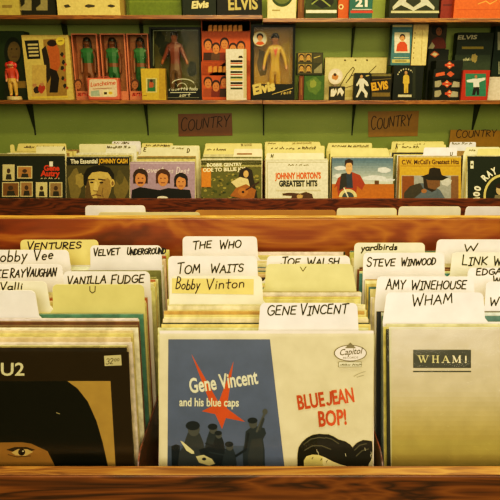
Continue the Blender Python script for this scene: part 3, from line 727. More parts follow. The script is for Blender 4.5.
# 3: lilac cover with three men
o, c, fr, P = country(131, 195.5, 161, 'lilac record cover showing three dark-haired men side by side, wall bin', 'lilac cover with three men', (214, 198, 130), [
    (142, 173, 143.2, CY, 'yellowish tab card farthest back above the lilac cover', sc(146, 146.5, 170, 21)), (141, 197, 147.3, CW, 'wide cream tab card with two small capitals above the lilac cover', lambda c: (one('E', 143.5, 151.5)(c), one('D', 187, 152.5)(c), scrib(c, 172, 148.9, 182, 1.6, .5, 5))), (170, 200, 145.6, CW, 'narrow cream tab card at the right above the lilac cover', None)])
c.rect(130, 162, 195, 200, (158, 132, 148)); c.line([(131, 163.5), (194, 163.5)], .6, (190, 170, 170), cap=False)
c.hand('tne', 138, 171.5, 144, 170.5, 4.5, (222, 206, 190), .6, .3); c.hand('overt', 147, 172.5, 163, 172, 5.4, (222, 206, 190), .6, .3); c.hand('nes', 165, 173, 173, 172.5, 5, (222, 206, 190), .6, .3); c.hand('Dest', 176, 174, 189, 173, 5.4, (222, 206, 190), .6, .3)
c.poly([(131, 200), (132, 190), (140, 187), (152, 189), (160, 190), (168, 188), (180, 189), (190, 190), (192, 200)], (20, 20, 14))
def man3(c, u, v, s, hair, beard=False):
    c.ell(u, v - s * .5, s * 1.35, s * 1.3, hair, 14); c.poly([(u - s * 1.3, v - s * .4), (u - s * 1.3, v + s * .9), (u + s * 1.3, v + s * .9), (u + s * 1.3, v - s * .4)], hair)
    c.ell(u, v + s * .15, s * .95, s * 1.3, (196, 128, 72), 16); c.poly([(u - s, v - s * .5), (u - s * .3, v - s * 1.0), (u + s * .9, v - s * .6), (u + s * .8, v - s * 1.2), (u - s * .8, v - s * 1.2)], hair)
    for k in (-1, 1): c.ell(u + k * s * .38, v - s * .05, s * .17, s * .1, (50, 30, 18), 8)
    c.line([(u - s * .34, v + s * .78), (u + s * .34, v + s * .78)], s * (.34 if beard else .14), (90, 50, 30))
man3(c, 140.5, 178.5, 5.6, (52, 34, 18), True); man3(c, 163, 178.5, 5.4, (70, 40, 20)); man3(c, 181, 182, 5.2, (30, 22, 14))
c.ell(162.5, 198, 5.4, 2, (220, 210, 180), 14)
c.build('cover_print', M_PRINT, o)
# 4: meadow with guitar player
o, c, fr, P = country(200.5, 262, 159.5, 'green meadow record cover with a seated guitar player, wall bin', 'meadow cover with guitar player', (226, 212, 140), [
    (203, 262, 143.4, CY, 'yellow tab card farthest back above the meadow cover', lambda c: c.text('BE GOOD', 241, 146.2, 252, 146, 2.4, (40, 36, 24), .02)), (205, 240, 146.5, CY, 'cream tab card with faint writing above the meadow cover', sc(207, 150.5, 225, 31)), (234, 264, 148.8, (232, 218, 166), 'pale tab card with a brown strip above the meadow cover', lambda c: c.rect(237, 153.2, 252, 154.6, (130, 70, 40)))])
c.rect(201, 160, 261.5, 200, (88, 88, 34)); c.grad(201, 160, 261.5, 168, (232, 224, 170), (150, 142, 70), 6)
R_ = random.Random(9)
for k in range(90):
    u, v = R_.uniform(202, 260), R_.uniform(174, 198); c.blob(u, v, R_.uniform(.8, 2), R_.uniform(.6, 1.5), R_.choice([(66, 74, 26), (118, 112, 46), (150, 140, 66), (48, 58, 22), (134, 122, 50)]), k, 7)
c.rect(201.5, 168, 211, 187, (200, 120, 34)); c.text('BOBBIE GENTRY', 207, 166.6, 242, 166, 3.2, (240, 230, 186), .03); c.text('ODE TO BILLIE JOE', 203, 171.8, 246, 170.6, 3.6, (238, 226, 180), .03)
c.poly([(240, 170), (246, 167), (252, 170), (254, 180), (258, 200), (250, 200), (242, 186), (238, 180)], (40, 30, 14)); c.ell(246, 174, 2.6, 3.6, (204, 160, 96), 12)
c.poly([(231, 182), (240, 177), (248, 179), (250, 187), (242, 191), (236, 187)], (214, 192, 134)); c.poly([(236, 188), (246, 184), (256, 190), (254, 199), (240, 198), (230, 196)], (150, 90, 32)); c.ell(243, 192, 5, 4.2, (176, 108, 40), 16); c.ell(243, 192, 1.5, 1.3, (40, 24, 12), 10); c.line([(246, 190), (259, 182)], 1.4, (60, 36, 16))
c.build('cover_print', M_PRINT, o)
# 5: white cover with red and black slab title
o, c, fr, P = country(265.5, 328, 159.5, 'white record cover with red and black block title lines, wall bin', 'white cover with block title', (226, 214, 160), [
    (265, 320, 141.8, CY, 'yellow tab card farthest back above the white block-title cover', lambda c: (scrib(c, 268, 144, 274, 1.4, .6, 6), c.text('LEE GREENWOOD', 292, 144, 312, 143.8, 1.5, (80, 70, 30), .01))), (267, 325, 145.8, CY, 'yellow tab card with two scribbled words above the white block-title cover', lambda c: (scrib(c, 271, 149.3, 294, 2.8, .6, 41), scrib(c, 298, 148.8, 317, 3, .7, 42))), (266.5, 324, 153.0, CW, 'low cream tab card with a small capital H in the wall bin', one('H', 270.8, 157.8, 3.2))])
c.rect(265.8, 160.5, 328, 200, (220, 210, 172)); c.line([(267.3, 162), (267.3, 200)], .5, (150, 140, 100), cap=False); c.line([(267.3, 162.2), (326.5, 162.2)], .5, (150, 140, 100), cap=False)
scrib(c, 288, 165.6, 308, 1.5, .7, 2, (70, 64, 48))
c.text("JOHNNY HORTON'S", 275, 179, 321, 178.4, 6.0, (206, 84, 40), .05); c.text('GREATEST HITS', 279, 186.3, 317.5, 186, 5.6, (40, 46, 38), .06)
c.line([(276, 190.5), (321, 190.5)], 1.6, (200, 188, 148), cap=False)
c.poly([(282, 193.5), (290, 192.5), (300, 193.5), (306, 191.8), (312, 194), (314, 200), (290, 200), (292, 196), (283, 195.5)], (76, 50, 28)); c.blob(300, 196.5, 3, 2.2, (190, 150, 90), 3)
c.build('cover_print', M_PRINT, o)
# 6: man in red jacket under blue sky
o, c, fr, P = country(332.5, 393, 157, 'blue sky record cover with a standing man in a red jacket, wall bin', 'blue sky cover with standing man', (210, 192, 110), [
    (328, 372, 143.0, CY, 'yellow tab card farthest back above the blue sky cover', lambda c: scrib(c, 332, 147, 366, 2.6, .6, 51)), (330, 388, 148.2, CY, 'lower yellow tab card above the blue sky cover', None)])
c.grad(332, 158, 393, 184, (70, 96, 116), (196, 198, 170), 10); c.grad(332, 184, 394, 200, (170, 96, 30), (186, 104, 28), 4)
for k, (u, v, a, b) in enumerate(((384, 170, 8, 2.6), (374, 178, 12, 2.2), (340, 168, 6, 2), (342, 176, 8, 2.2), (386, 180, 9, 1.6))): c.blob(u, v, a, b, (206, 206, 190), k + 60)
c.rect(374.5, 180.5, 379, 184.5, (90, 60, 30))
c.poly([(334, 188), (338, 178), (344, 173.5), (352, 172), (360, 175), (365, 184), (362, 190), (357, 186), (356, 196), (338, 196), (337, 186)], (150, 58, 30)); c.poly([(346, 173), (352, 172.5), (353, 188), (346, 188)], (44, 54, 66)); c.poly([(341, 174), (346, 173), (347, 186), (339, 191)], (44, 42, 34))
c.poly([(345.6, 170), (346, 162), (352, 162), (352.4, 170), (350, 174), (347.5, 174)], (206, 152, 100)); c.poly([(344.5, 167), (345, 160.5), (349, 158.6), (353, 160.5), (353, 166), (351, 163), (347, 163)], (44, 28, 16))
for k in (348, 350.6): c.ell(k, 166, .45, .35, (40, 26, 18), 6)
c.ell(348, 197, 9, 8, (208, 190, 130), 16, 180, 360); c.ell(348, 197.4, 6, 5.6, (60, 70, 70), 14, 180, 360); c.line([(348, 197), (344, 188)], 1.2, (220, 210, 170))
c.build('cover_print', M_PRINT, o)
# 7: yellow cover with hatted man
o, c, fr, P = country(400, 461, 156.5, 'yellow record cover with a man in a dark brimmed hat, wall bin', 'yellow cover with hatted man', (150, 130, 60), [
    (392, 452, 141.5, CY, 'yellow tab card farthest back above the hatted man cover', lambda c: (scrib(c, 396, 145.2, 404, 2.4, .7, 61), one('N', 395.5, 149)(c), scrib(c, 413, 145.5, 424, 2.4, .6, 62))), (398, 446, 144.6, CY, 'second yellow tab card above the hatted man cover', sc(402, 148, 418, 71)), (424, 466, 147.5, WHITE, 'bright white tab card above the hatted man cover', one('U', 450, 155.8, 3.2))])
c.rect(399.5, 157.3, 461, 200, (196, 150, 40)); c.text("C.W. McCall's Greatest Hits", 401.8, 164.4, 459, 164, 4.6, (60, 40, 16), .03)
c.line([(401, 166), (460, 166)], .6, (120, 80, 20), cap=False)
c.rect(401.5, 175.5, 458.5, 200, (150, 150, 140)); c.rect(402, 176, 414, 200, (126, 70, 26)); c.rect(451, 176, 458.5, 200, (120, 84, 50)); c.blob(446, 182, 6, 4, (190, 186, 166), 4)
c.poly([(405, 200), (411, 190), (420, 183), (430, 184), (440, 190), (446, 200)], (86, 96, 104)); c.poly([(404, 193), (410, 186), (420, 183), (424, 190), (412, 200), (404, 200)], (60, 54, 40)); c.blob(432, 186, 6, 5, (96, 74, 44), 2)
c.poly([(424, 176), (440, 176), (440, 186), (434, 190), (426, 187)], (110, 76, 42)); c.poly([(423, 177), (426, 178), (428, 188), (436, 190), (432, 192), (424, 188)], (44, 34, 20))
c.poly([(421, 176.5), (428, 174), (442, 175), (448.5, 177.5), (442, 180.5), (428, 180)], (34, 28, 18)); c.poly([(428, 176), (429.5, 168.5), (434, 167.4), (440, 168.6), (442, 176)], (38, 30, 18))
c.ell(424, 191, 2.8, 2.2, (150, 100, 56), 10)
c.build('cover_print', M_PRINT, o)
# 8: black cover with ring of lettering
o, c, fr, P = country(467.5, 531, 155.5, 'black record cover with a white ring of lettering, right edge wall bin', 'black cover with white ring', (110, 110, 60), [
    (466, 500, 147.0, CW, 'cream tab card above the black ring cover at the right', sc(469, 151.2, 474, 81)), (450, 476, 142, WHITE, 'white tab card leaning left above the black ring cover', sc(452, 144.5, 470, 83)), (478, 530, 148.6, CY, 'pale tab card at the right edge above the black ring cover', None)])
c.rect(467.5, 156.3, 531, 200, (30, 36, 22)); c.rect(470.5, 161, 473.5, 168.5, (226, 220, 180)); c.ell(472, 164.5, 1, 1.3, (40, 40, 30), 8)
RC = (504, 196)
def ringtext(c, t, a0, a1, r, h):
    for i, ch in enumerate(t):
        if ch == ' ': continue
        a = math.radians(a0 + (a1 - a0) * i / (len(t) - 1)); u, v = RC[0] + r * math.cos(a), RC[1] - r * math.sin(a)
        tx, ty = math.sin(a), math.cos(a); w = h * .75
        c.text(ch, u - tx * w / 2, v - ty * w / 2, u + tx * w / 2, v + ty * w / 2, h, (232, 222, 184), .04)
c.ell(*RC, 20.5, 22, (206, 186, 110), 40); c.ell(*RC, 18.3, 19.6, (30, 36, 22), 40)
ringtext(c, '100', 188, 164, 24.5, 6.2); ringtext(c, 'RAY PRICE', 136, 40, 23.5, 6.6)
c.ell(500, 190, 4, 5, (190, 160, 110), 14); c.poly([(494, 200), (495, 195), (505, 195), (507, 200)], (120, 110, 80)); c.ell(500, 186, 4.4, 2.6, (44, 30, 18), 12)
c.build('cover_print', M_PRINT, o)
# ---- hand-lettered cardboard section signs
def sign(pts, Y, label, hand, c0):
    w3 = [at_y(u, v, Y) for u, v in pts]
    mb = MB(); mb.prism(w3, Vector((0, .003, 0)), L(c0), L(tuple(int(x * .8) for x in c0)))
    o = mb.build('cardboard_sign', M_CARD); tag(o, label, 'sign')
    c = Canvas((0, Y, 1), (0, -1, 0), step=.0003); hand(c); c.build('handwriting', M_INK, o)
BRN = (60, 36, 14)
sign([(178, 114), (178.5, 136.4), (232.5, 135.6), (231.8, 113.2)], WALLY - .006, 'brown cardboard section sign on the wall above the meadow cover', lambda c: c.hand('COUNTRY', 181, 131, 229, 126, 10.5, BRN, .9), (146, 88, 32))
sign([(368, 111.4), (368.4, 137), (417.6, 136), (419, 111)], WALLY - .006, 'yellow cardboard section sign on the wall above the blue sky cover', lambda c: c.hand('COUNTRY', 371, 129.5, 411, 125, 10.5, BRN, .9), (184, 134, 36))
sign([(450.5, 129.8), (449, 146), (520, 147), (520, 130.8)], 3.262, 'yellow cardboard section sign standing at the right edge behind the cards', lambda c: c.hand('COUNTRY', 456, 137.6, 496, 136, 6.4, BRN, .8), (186, 138, 34))

# ================================================================== SHELVES
SH1, SH2 = 1.2435, 1.656
xj = at_y(262.5, 100, 3.02).x
def shelf(x0, x1, zt, label, dy=0):
    t = empty('wall_shelf', ((x0 + x1) / 2, 3.2, zt - .02)); tag(t, label, 'shelf')
    m = MB(); m.box(x0, x1, 3.02 + dy, WALLY, zt - .019, zt, bev=.0015); m.build('board', M_SHELF, t)
    return t
def brackets(t, us, zt, drop):
    for u in us:
        x = at_y(u, 110, WALLY).x; z = zt - .0195
        m = MB(); m.box(x - .0035, x + .0035, WALLY - .008, WALLY, z - drop, z, bev=.001)
        m.prism([(x - .0015, WALLY - .006, z - drop * .9), (x - .0015, 3.21, z - .006), (x - .0015, 3.21, z), (x - .0015, WALLY - .006, z)], Vector((.003, 0, 0)), (.5, .5, .5, 1))
        m.build('bracket', M_METAL, t)
s1 = shelf(-1.75, xj - .001, SH1, 'left half of the lower wall shelf under the doll boxes'); s2 = shelf(xj + .001, 1.75, SH1 - .001, 'right half of the lower wall shelf under the black boxes', .006)
s3 = shelf(-1.75, xj - .001, SH2, 'left half of the upper wall shelf at the top of the photo'); s4 = shelf(xj + .001, 1.75, SH2 - .014, 'right half of the upper wall shelf at the top of the photo', .004)
brackets(s1, (33, 147), SH1, .18); brackets(s2, (263.6, 353, 474), SH1 - .001, .18)
brackets(s3, (74, 147), SH2, .20); brackets(s4, (349, 489), SH2 - .014, .20)

GS = 0.84
def carton(name, label, cat, u0, u1, vt, Yf, dep, zb, col, side=None, name_front='front_print', vb=None, bev=.0015):
    """a printed carton standing at depth Yf: body with lid seam and tuck flap; returns it and a canvas on its front"""
    vm = (vt + (vb or 97)) / 2
    a = at_y(u0, vm, Yf); b = at_y(u1, vm, Yf); zt = at_y(u0, vt, Yf).z
    mb = MB(); mb.box(a.x, b.x, Yf, Yf + dep, zb, zt, L(side or col, GS), bev)
    mb.box(a.x + .004, b.x - .004, Yf + .004, Yf + dep - .004, zt - .0005, zt + .0009, L(tuple(int(x * .9) for x in (side or col)), GS), .0003)
    o = mb.build(name, M_PRINT, loc=((a.x + b.x) / 2, Yf + dep / 2, zb)); tag(o, label, cat)
    c = Canvas((0, Yf, 1), (0, -1, 0), g=GS, step=.00004)
    c.k = 2
    c.poly([(u, v) for u, v in [proj(Vector((a.x + .001, Yf, zb + .001))), proj(Vector((b.x - .001, Yf, zb + .001))), proj(Vector((b.x - .001, Yf, zt - .001))), proj(Vector((a.x + .001, Yf, zt - .001)))]], col)
    c.dim = (a.x, b.x, zb, zt)
    return o, c
def window_box(name, label, cat, u0, u1, vt, Yf, dep, zb, col, inner, rim=.012, low=.03):
    """carton with an open front window: back, sides, top, bottom and a printed rim, glazed with clear plastic"""
    vm = (vt + 97) / 2; a = at_y(u0, vm, Yf); b = at_y(u1, vm, Yf); zt = at_y(u0, vt, Yf).z
    x0, x1 = a.x, b.x; t = .0015; mb = MB(); cc = L(col, GS); ii = L(inner, GS)
    mb.box(x0, x1, Yf + dep - t, Yf + dep, zb, zt, ii); mb.box(x0, x0 + t, Yf, Yf + dep - t, zb, zt, cc); mb.box(x1 - t, x1, Yf, Yf + dep - t, zb, zt, cc)
    mb.box(x0 + t, x1 - t, Yf, Yf + dep - t, zb, zb + t, cc); mb.box(x0 + t, x1 - t, Yf, Yf + dep - t, zt - t, zt, cc)
    o = mb.build(name, M_PRINT, loc=((x0 + x1) / 2, Yf + dep / 2, zb)); tag(o, label, cat)
    f = MB(); y0, y1 = Yf - .001, Yf
    f.box(x0, x0 + rim, y0, y1, zb, zt, cc); f.box(x1 - rim, x1, y0, y1, zb, zt, cc)
    f.box(x0 + rim, x1 - rim, y0, y1, zt - rim, zt, cc); f.box(x0 + rim, x1 - rim, y0, y1, zb, zb + low, cc)
    f.build('window_frame', M_PRINT, o)
    g = MB(); g.face([(x0 + rim, Yf + .0005, zb + low), (x1 - rim, Yf + .0005, zb + low), (x1 - rim, Yf + .0005, zt - rim), (x0 + rim, Yf + .0005, zt - rim)], (1, 1, 1, 1))
    g.build('clear_window', M_WINDOW, o)
    c = Canvas((0, Yf - .001, 1), (0, -1, 0), g=GS, step=.00004); c.dim = (x0, x1, zb, zt)
    d = Canvas((0, Yf + dep - t, 1), (0, -1, 0), g=GS, step=.00004)
    return o, c, d

# ---- figures
def skin_mesh(V, E, Rr, sub=1):
    me = bpy.data.meshes.new('figure'); me.from_pydata(V, E, []); o = bpy.data.objects.new('figure', me); COL.objects.link(o)
    md = o.modifiers.new('s', 'SKIN'); md.use_smooth_shade = True
    sv = me.skin_vertices[0].data
    for i, r in enumerate(Rr):
        r = r if isinstance(r, tuple) else (r, r); sv[i].radius = r; sv[i].use_root = (i == 0)
    sb = o.modifiers.new('d', 'SUBSURF'); sb.levels = sub; sb.render_levels = sub
    m2 = bpy.data.meshes.new_from_object(o.evaluated_get(bpy.context.evaluated_depsgraph_get()))
    vs = [v.co.copy() for v in m2.vertices]; fs = [list(p.vertices) for p in m2.polygons]
    bpy.data.objects.remove(o); bpy.data.meshes.remove(me); bpy.data.meshes.remove(m2); return vs, fs
def figure(name, label, cat, u, vhead, vfoot, Y, zfoot, skin, top, legs, shoes, hair, long_hair=False, sleeves=True, midriff=False, arms=((.125, .60, .01), (.118, .47, -.02)), group=None, hs=1.0, wide=1.0, puff=1.0):
    x = at_y(u, (vhead + vfoot) / 2, Y).x; H = at_y(u, vhead, Y).z - zfoot
    (ex, ez, ey), (wx, wz, wy) = arms
    V = [(0, 0, .50), (0, 0, .60), (0, -.005, .70), (0, 0, .79), (0, 0, .845), (0, -.008, .895), (0, -.008, .945)]
    Rr = [(.098, .07), (.078, .06), (.104, .07), (.075, .05), (.030, .030), (.066 * hs, .070 * hs), (.058 * hs, .062 * hs)]
    E = [(i, i + 1) for i in range(6)]
    for s in (-1, 1):
        n = len(V); V += [(s * .095, 0, .785), (s * ex, ey, ez + .03), (s * wx, wy, wz), (s * (wx + .004), wy - .01, wz - .045)]
        Rr += [.044, .033, .026, (.024, .016)]; E += [(3, n), (n, n + 1), (n + 1, n + 2), (n + 2, n + 3)]
        n = len(V); V += [(s * .048, 0, .44), (s * .055, -.005, .26), (s * .058, .004, .055), (s * .064, -.045, .018)]
        Rr += [.068, .050, .034, (.034, .024)]; E += [(0, n), (n, n + 1), (n + 1, n + 2), (n + 2, n + 3)]
    vs, fs = skin_mesh(V, E, Rr, 1)
    mb = MB(); zmin = min(v.z for v in vs); zmax = max(v.z for v in vs)
    W = lambda v: Vector((x + v.x * H * wide, Y + v.y * H * wide, zfoot + (v.z - zmin) / (zmax - zmin) * H))
    for f in fs:
        ce = sum((vs[i] for i in f), Vector()) / len(f); ax = abs(ce.x)
        if ce.z > .825: k = skin
        elif ce.z < .045: k = shoes
        elif ax > .105 and ce.z > .36: k = (top if sleeves and ce.z > wz + .02 else skin)
        elif ce.z > .60: k = top
        elif ce.z > .54: k = skin if midriff else top
        else: k = legs
        mb.face([W(vs[i]) for i in f], L(k, GS))
    o = mb.build(name, M_SKIN, loc=(x, Y, zfoot), smooth=True); tag(o, label, cat, group)
    h = MB(); c_ = L(hair, GS); S = lambda a, b, c2: (x + a * H * wide, Y + b * H * wide, zfoot + (c2 - zmin) / (zmax - zmin) * H)
    h.ball(S(0, .012, .945), (.062 * H * hs * puff, .056 * H * hs, .064 * H * puff), c_)
    if puff > 1:
        for s in (-1, 1): h.ball(S(s * .085, .012, .90), (.055 * H * puff, .05 * H, .07 * H * puff), c_)
    if long_hair:
        h.ball(S(0, .030, .86), (.078 * H, .035 * H, .14 * H), c_); h.ball(S(-.055, .012, .86), (.026 * H, .03 * H, .12 * H), c_); h.ball(S(.055, .012, .86), (.026 * H, .03 * H, .12 * H), c_)
    else:
        h.ball(S(0, -.02, .985), (.045 * H * hs, .04 * H, .022 * H), c_)
    h.build('hair', M_SKIN, o, smooth=True)
    f = MB()
    for s in (-1, 1): f.ball(S(s * .018, -.058 * hs, .918), (.007 * H, .003 * H, .005 * H), L((24, 20, 18), GS), 8)
    f.ball(S(0, -.060 * hs, .902), (.006 * H, .006 * H, .008 * H), L(tuple(int(k * .9) for k in skin), GS), 8)
    f.ball(S(0, -.056 * hs, .882), (.013 * H, .003 * H, .004 * H), L((140, 50, 40), GS), 8)
    f.build('face', M_SKIN, o)
    return o

def face(c, u, v, r, skin=(190, 130, 70), hair=(34, 24, 14), tall=1.2):
    c.ell(u, v - r * .25, r * 1.15, r * tall * 1.1, hair, 16); c.ell(u, v + r * .15, r * .85, r * tall * .95, skin, 16)
    for k in (-1, 1): c.ell(u + k * r * .35, v - r * .05, r * .14, r * .09, (30, 20, 14), 8)
    c.line([(u - r * .25, v + r * .62), (u + r * .25, v + r * .62)], r * .13, (110, 50, 34))

z1 = SH1 + .0005; z1r = SH1 - .0005
# a. dark green picture box at the far left
o, c = carton('picture_box', 'dark green box with a faint printed face at the far left of the lower shelf', 'box', -6, 27, 31, 3.13, .08, z1, (34, 50, 20))
c.ell(13, 52, 9, 15, (20, 26, 12), 18); c.ell(14, 52, 6.5, 10.5, (96, 76, 34), 18); c.ell(11.6, 49, 1, .7, (30, 24, 12), 8); c.ell(16.6, 49, 1, .7, (30, 24, 12), 8); c.line([(12, 57), (16.5, 57)], .9, (70, 40, 24)); c.poly([(4, 98), (6, 70), (12, 64), (19, 64), (25, 72), (26, 98)], (40, 46, 24)); c.rect(17, 81, 26, 88, (150, 120, 46))
c.build('front_print', M_PRINT, o)
# b. red-haired figurine on a round stand
b0 = MB(); p = at_y(14.5, 97, 3.055)
b0.lathe((p.x, 3.055, z1), [(.036, 0), (.038, .004), (.036, .016), (.033, .019)], L((196, 170, 110), GS)); so = b0.build('figurine_stand', M_SKIN, loc=(p.x, 3.055, z1), smooth=False)
tag(so, 'round cream stand with a red-haired big-headed figurine on the lower shelf', 'figurine')
fo = figure('body', None, None, 12.2, 64, 93.5, 3.055, z1 + .0195, (206, 150, 96), (196, 60, 26), (206, 160, 60), (180, 30, 16), (200, 30, 14), hs=1.5, wide=1.45, puff=1.35)
fo.parent = so; fo.location = fo.location - so.location
# c. cream carton with black title block
o, c = carton('doll_carton', 'cream carton with black title block and a pictured doll, left on the lower shelf', 'box', 24.5, 71, 35, 3.10, .07, z1, (206, 182, 96), (190, 160, 76))
q = lambda x, y: (x * .26, y * .26)
c.poly([q(94, 156), q(148, 154), q(156, 226), q(106, 228)], (26, 26, 16))
for k, t in enumerate(('KEEP', 'RAISE', 'YOUR', 'HANDS')): 
    pass
for k in range(4): c.line([q(106 + k * 2, 172 + k * 14), q(146 + k, 171 + k * 14)], 1.9, (196, 180, 120), cap=False)
c.poly([q(166, 152), q(250, 146), q(258, 372), q(180, 376)], (150, 118, 48)); c.poly([q(180, 178), q(210, 160), q(228, 190), q(232, 250), q(218, 280), q(196, 270), q(190, 230)], (178, 92, 36)); c.poly([q(186, 260), q(218, 272), q(228, 300), q(222, 356), q(190, 356), q(196, 300)], (30, 22, 12)); c.ell(*q(200, 166), 5, 3.4, (40, 24, 14), 14)
c.poly([q(160, 190), q(176, 176), q(190, 230), q(194, 300), q(182, 320)], (40, 30, 16)); c.ell(*q(232, 158), 4.4, 4.2, (216, 190, 60), 16); c.line([q(224, 158), q(241, 157)], .7, (60, 40, 16), cap=False)
for x, y in ((238, 210), (244, 240), (240, 262), (242, 300), (250, 330)): c.blob(*q(x, y), 1.6, 2.2, (40, 34, 20), x); c.blob(*q(x + 8, y + 8), 1.2, 1.4, (170, 80, 40), y)
c.rect(*q(124, 250), *q(178, 372), (196, 164, 84)); c.blob(*q(140, 344), 3, 4, (50, 36, 24), 5); c.blob(*q(160, 340), 3.4, 4.6, (170, 60, 36), 6); c.blob(*q(134, 328), 2, 2, (180, 130, 80), 3); c.blob(*q(162, 324), 2, 2, (180, 130, 80), 2)
c.line([q(118, 376), q(262, 372)], 2.2, (210, 180, 70), cap=False)
c.build('front_print', M_PRINT, o)
# d. three pink doll boxes
for u0, u1, hu, nm, lab in ((73.6, 99.0, 88.5, 'pink window box with a long-haired doll, leftmost of three pink boxes', 'dark-haired doll in green inside the leftmost pink box'), (101.8, 126.6, 113.5, 'pink window box, middle of three pink doll boxes behind the lunchbox', 'long-haired doll in green trousers inside the middle pink box'), (128, 149.5, 141, 'pink window box half hidden behind the small yellow box', 'dark-haired doll inside the pink box behind the yellow box')):
    o, c, d = window_box('doll_box', nm, 'box', u0, u1, 33.5, 3.115, .075, z1, (206, 122, 84), (204, 134, 92), .006, .045)
    for k in range(12): d.blob(u0 + 3 + random.random() * (u1 - u0 - 6), 38 + random.random() * 40, 2.4, 2.2, random.choice([(214, 150, 104), (186, 110, 78), (222, 166, 116)]), k)
    if d.f: d.build('backing_print', M_PRINT, o)
    c.hand('sno', u0 + 4, 95.6, u0 + 17, 95.6, 5, (220, 60, 40), 1.0, .2)
    face(c, u0 + (4.5 if u0 != 128 else 7), 84.5, 3.6, (176, 110, 60), (90, 50, 24))
    c.build('front_print', M_PRINT, o)
    figure('doll', lab, 'doll', hu, 41, 88, 3.155, z1 + .0025, (136, 76, 40), (44, 116, 62), (40, 108, 56) if u0 == 101.8 else ((136, 76, 40) if u0 == 73.6 else (40, 96, 50)), (150, 80, 50), (26, 16, 10), long_hair=True, sleeves=False, midriff=True, hs=1.15)
# e. lunchbox
p0 = at_y(87.5, 90, 3.05); p1 = at_y(119, 90, 3.05); zt = at_y(100, 78, 3.05).z
m = MB(); m.box(p0.x, p1.x, 3.05, 3.10, z1, zt, L((206, 96, 66), GS), .006); lb = m.build('lunchbox', M_SKIN, loc=((p0.x + p1.x) / 2, 3.075, z1)); tag(lb, 'small pink tin lunchbox in front of the pink doll boxes', 'lunchbox')
m = MB(); m.box(p0.x - .0008, p1.x + .0008, 3.073, 3.077, z1 + .004, zt + .0008, L((150, 60, 40), GS), .0015); m.build('rim', M_SKIN, lb)
m = MB(); xm = (p0.x + p1.x) / 2
for k in range(8):
    a0, a1 = math.pi * k / 8, math.pi * (k + 1) / 8
    m.box(xm - .03 * math.cos(a0), xm - .03 * math.cos(a1) + .0005, 3.073, 3.078, zt + .007 * min(math.sin(a0), math.sin(a1)), zt + .007 * max(math.sin(a0), math.sin(a1)) + .002, L((170, 70, 46), GS))
m.build('handle', M_SKIN, lb)
c = Canvas((0, 3.05, 1), (0, -1, 0), g=GS, step=.00004)
c.poly([(89.6, 80), (88.8, 95), (91, 97), (115.5, 97), (117.4, 95.5), (116.4, 80.4), (114.6, 79.2), (91.2, 79.2)], (222, 196, 160)); c.text('Lunchtime', 90.5, 86.6, 115.5, 84.4, 4.2, (196, 66, 40), .02, .2); c.line([(93, 89), (112, 88)], .7, (150, 90, 70)); c.poly([(103, 90.5), (113, 89.5), (114, 95.5), (102.5, 96)], (230, 214, 160)); c.rect(104, 92, 107, 94.5, (60, 46, 30)); c.ell(110.5, 93, 2, 1.5, (216, 170, 40), 10); c.poly([(91, 91), (99, 90), (100, 96), (91, 96)], (160, 176, 150))
c.build('front_print', M_PRINT, lb)
# f. small yellow box
o, c = carton('small_box', 'small yellow box with a tiny framed picture before the black window box', 'box', 141.3, 165.5, 68.5, 3.05, .05, z1, (196, 164, 50), (150, 120, 40))
c.rect(159, 68.7, 165.3, 99, (176, 140, 40)); c.rect(146, 78, 157, 92.5, (206, 190, 120)); c.rect(147.3, 79, 155.6, 91.5, (90, 104, 66)); c.blob(151.5, 85, 2.2, 4.4, (170, 84, 44), 3); c.ell(151.3, 80.8, 1.5, 1.6, (60, 36, 22), 10); c.poly([(148, 88), (155, 87), (155, 91), (148, 91)], (40, 110, 60)); c.line([(143.5, 95.5), (147, 95.5)], .6, (120, 90, 20), cap=False)
c.build('front_print', M_PRINT, o)
# g. black display box with a figure behind clear plastic
o, c, d = window_box('display_box', 'black display box with large clear window and white script, lower shelf', 'box', 150.5, 201, 27, 3.10, .11, z1, (16, 20, 12), (104, 98, 46), .010, .055)
for k, (u, v) in enumerate(((160, 40), (165, 50), (160, 62), (190, 56), (192, 70), (164, 76), (184, 40), (172, 84))): d.blob(u, v, 5, 8, random.choice([(84, 84, 40), (46, 52, 24), (110, 100, 46), (120, 84, 44)]), k + 9)
d.build('backing_print', M_PRINT, o)
W3 = (206, 206, 176)
c.line([(153, 97.6), (199, 97.6)], .5, (120, 120, 90), cap=False); c.line(arc(183, 84, 11, 5, 190, 350, 12), .8, W3); c.line(arc(182, 88, 5, 5, 200, 380, 10), .6, W3); c.hand('rosette', 169, 90.6, 188, 90, 3, W3, .6, .3); c.hand('todo', 189, 90.5, 197.5, 90, 3.4, W3, .6, .3)
c.line([(170, 92.6), (196, 92.4)], .6, W3, cap=False); c.hand('sart', 179, 96.6, 190, 96, 3, W3, .6, .3)
c.line([(153.4, 30.6), (198.4, 30.4)], .7, (120, 130, 96), cap=False); c.line([(153.4, 30.6), (153.4, 66)], .7, (110, 118, 84), cap=False)
c.build('front_print', M_PRINT, o)
figure('doll', 'suited doll standing inside the black display box with script', 'doll', 175, 35, 84, 3.15, z1 + .002, (170, 96, 54), (120, 52, 30), (110, 76, 40), (40, 26, 14), (40, 24, 14), arms=((.15, .62, -.02), (.20, .56, -.05)))
